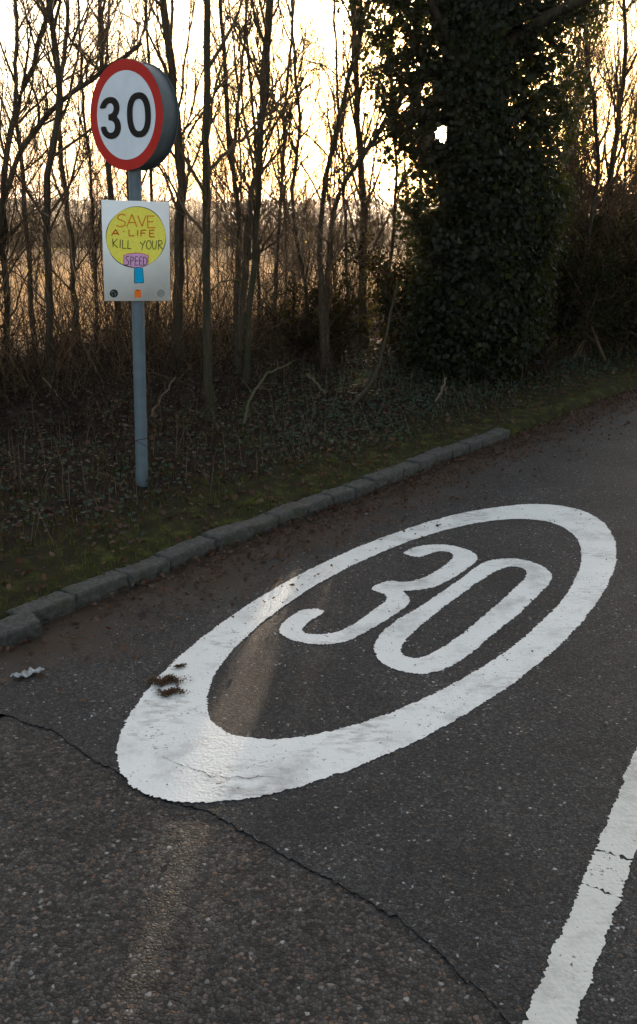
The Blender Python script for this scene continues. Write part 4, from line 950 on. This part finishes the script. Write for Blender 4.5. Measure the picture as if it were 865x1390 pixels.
# fibrous brown clumps on the ring
M_CLUMP = leaf_mat('leaf_mulch', [(.05, .028, .016), (.09, .052, .030), (.13, .08, .05)], .85, 0, spec=.1)
for j, (zx, zy, rw, lab) in enumerate([(215, 128, .050, 'larger brown clump of dead leaf bits lying across the ring edge'), (235, 172, .038, 'smaller brown clump of dead leaf bits on the white ring'), (272, 70, .018, 'tiny brown leaf scrap on the ring, highest of the three clumps')]):
    c = G(150+zx/2.8833, 880+zy/2.8833, .012); k = int(26000*rw*rw*20)+90; g = Geo()
    off = rng.normal(0, 1, (k, 3))*np.array([rw*.62, rw*.32, 0]); off[:, 2] = rng.uniform(0, .004, k); off[:, 1] += .25*rw*np.sin(off[:, 0]*90)
    g.leaves(off, rng.uniform(.003, .009, k), rng.standard_normal((k, 3))*.4+np.array([0, 0, 1]), DRY)
    o = g.obj('leaf_clump', M_CLUMP); o.location = c; o.rotation_euler = (0, 0, .15); tag(o, lab, 'leaf clump', 'leaf clumps on the ring')
# crumpled white litter near the left edge
n1_, n2_ = 26, 14; U, W_ = np.meshgrid(np.linspace(-1, 1, n1_), np.linspace(-1, 1, n2_)); 
Zc = .006+.009*np.abs(np.sin(U*4+W_*3)+.7*np.sin(U*8-W_*5+1)+.2*rng.standard_normal(U.shape)); wx = .062*(1-.25*W_**2)*U*(1+.1*np.sin(4*W_)); wy = .024*W_*(1-.55*U**2)+.008*U+.005*np.sin(5*U)
Vl = np.stack([wx, wy, Zc], -1).reshape(-1, 3); ii = np.arange(n1_*n2_).reshape(n2_, n1_); Fl = np.stack([ii[:-1, :-1], ii[:-1, 1:], ii[1:, 1:], ii[1:, :-1]], -1).reshape(-1, 4)
o = link_obj('crumpled_paper', np_mesh('crumpled_paper', Vl, [Fl], simple('dirty_paper', (.34, .35, .37), .6, noise=.5, nscale=60), smooth=False)); o.location = G(38, 917, .004); o.rotation_euler = (0, 0, .45)
tag(o, 'crumpled dirty white scrap of paper on the asphalt near the loose kerb stone', 'litter')
# loose grit
g = Geo(); n_ = 900; q = np.column_stack([rng.uniform(-1.6, 2.2, n_), rng.uniform(1.8, 7, n_)]); d = edge_dist(q); q = q[d < -.05]
ico = np.array([(1, 0, 0), (-1, 0, 0), (0, 1, 0), (0, -1, 0), (0, 0, .8), (0, 0, -.8)]); icf = np.array([[0, 2, 4], [2, 1, 4], [1, 3, 4], [3, 0, 4], [2, 0, 5], [1, 2, 5], [3, 1, 5], [0, 3, 5]])
s_ = rng.gamma(2, .0011, len(q))[:, None, None]; Vg = np.column_stack([q, np.full(len(q), .012)])[:, None]+ico[None]*s_*(1+.3*rng.standard_normal((len(q), 6, 1)))
g.add(Vg.reshape(-1, 3), [(icf[None]+(np.arange(len(q))*6)[:, None, None]).reshape(-1, 3)])
tag(g.obj('loose_grit', leaf_mat('grit', [(.05, .045, .04), (.12, .11, .10), (.35, .34, .32)], .7, 0), smooth=False), 'scattered small stones of grit on the road', 'grit', kind='stuff')

# ------------------------------------------------------------------ far woodland beyond the field, and the wood continuing to the right
def wood_mass(name, x0, x1, y, depth, h, n, label, mat, lsz):
    g = Geo(); xx = rng.uniform(x0, x1, n); top = h*(.72+.20*wob(xx*.05, xx*0+y)+.16*wob(xx*.31, xx*0+3)); zz = rng.uniform(0, 1, n)**.8*top; yv = y+rng.uniform(0, depth, n)
    g.leaves(np.column_stack([xx, yv, zz+gz1(0, y)]), rng.uniform(*lsz, n), None, IVY); tag(g.obj(name, mat), label, 'woodland', kind='stuff')
wood_mass('far_woodland', -160, 160, 260, 25, 6.5, 30000, 'dark distant woodland along the horizon beyond the field', simple('far_wood', (.085, .065, .042), .9, noise=.4, nscale=.2), (.35, .9))
g = Geo(); n_ = 7000; xx = rng.uniform(-24, 24, n_); yy = 46+rng.uniform(0, 4, n_); st = np.column_stack([xx, yy, ground_z(xx, yy)-.02])
pt = grow(st, np.column_stack([rng.normal(0, .35, n_), rng.normal(0, .3, n_), np.ones(n_)]), (1.75+.45*wob(xx*.28, yy*.2)+.35*wob(xx*1.1, yy*0+2))*rng.uniform(.5, 1.08, n_), 6, .16, .02)
g.tubes(pt, np.tile(np.linspace(.022, .010, 6), (n_, 1)), 3); p2, r2 = sprout(pt, np.full(pt.shape[:2], .006), 12000, .15, 1, 45, .3, .010, 4, .2, .02); g.tubes(p2, r2*1.6, 3)
tag(g.obj('far_hedge', simple('hedge_twig', (.13, .09, .05), .8, spec=.15, noise=.4, nscale=1.2)), 'brown leafless hedge along the far side of the field', 'hedge', kind='stuff')
wood_mass('hedge_behind', 3.2, 14, 17, 4, 2.8, 9000, 'dense dark hedge behind the wood on the right', M_SHRUB, (.05, .12))

# ------------------------------------------------------------------ thin winter haze in the air
g = Geo(); g.box((0, 130, 4.9), (210, 175, 6.5)); hz = bpy.data.materials.new('haze_air'); hz.use_nodes = True; n = hz.node_tree
for x in list(n.nodes):
    if x.type == 'BSDF_PRINCIPLED': n.nodes.remove(x)
pv = n.nodes.new('ShaderNodeVolumePrincipled'); pv.inputs['Color'].default_value = (.95, .93, .9, 1); pv.inputs['Density'].default_value = HAZE; pv.inputs['Anisotropy'].default_value = .91
n.links.new(pv.outputs[0], n.nodes['Material Output'].inputs['Volume'])
tag(g.obj('haze', hz, smooth=False), 'thin bright haze hanging in the air', 'haze', kind='stuff')
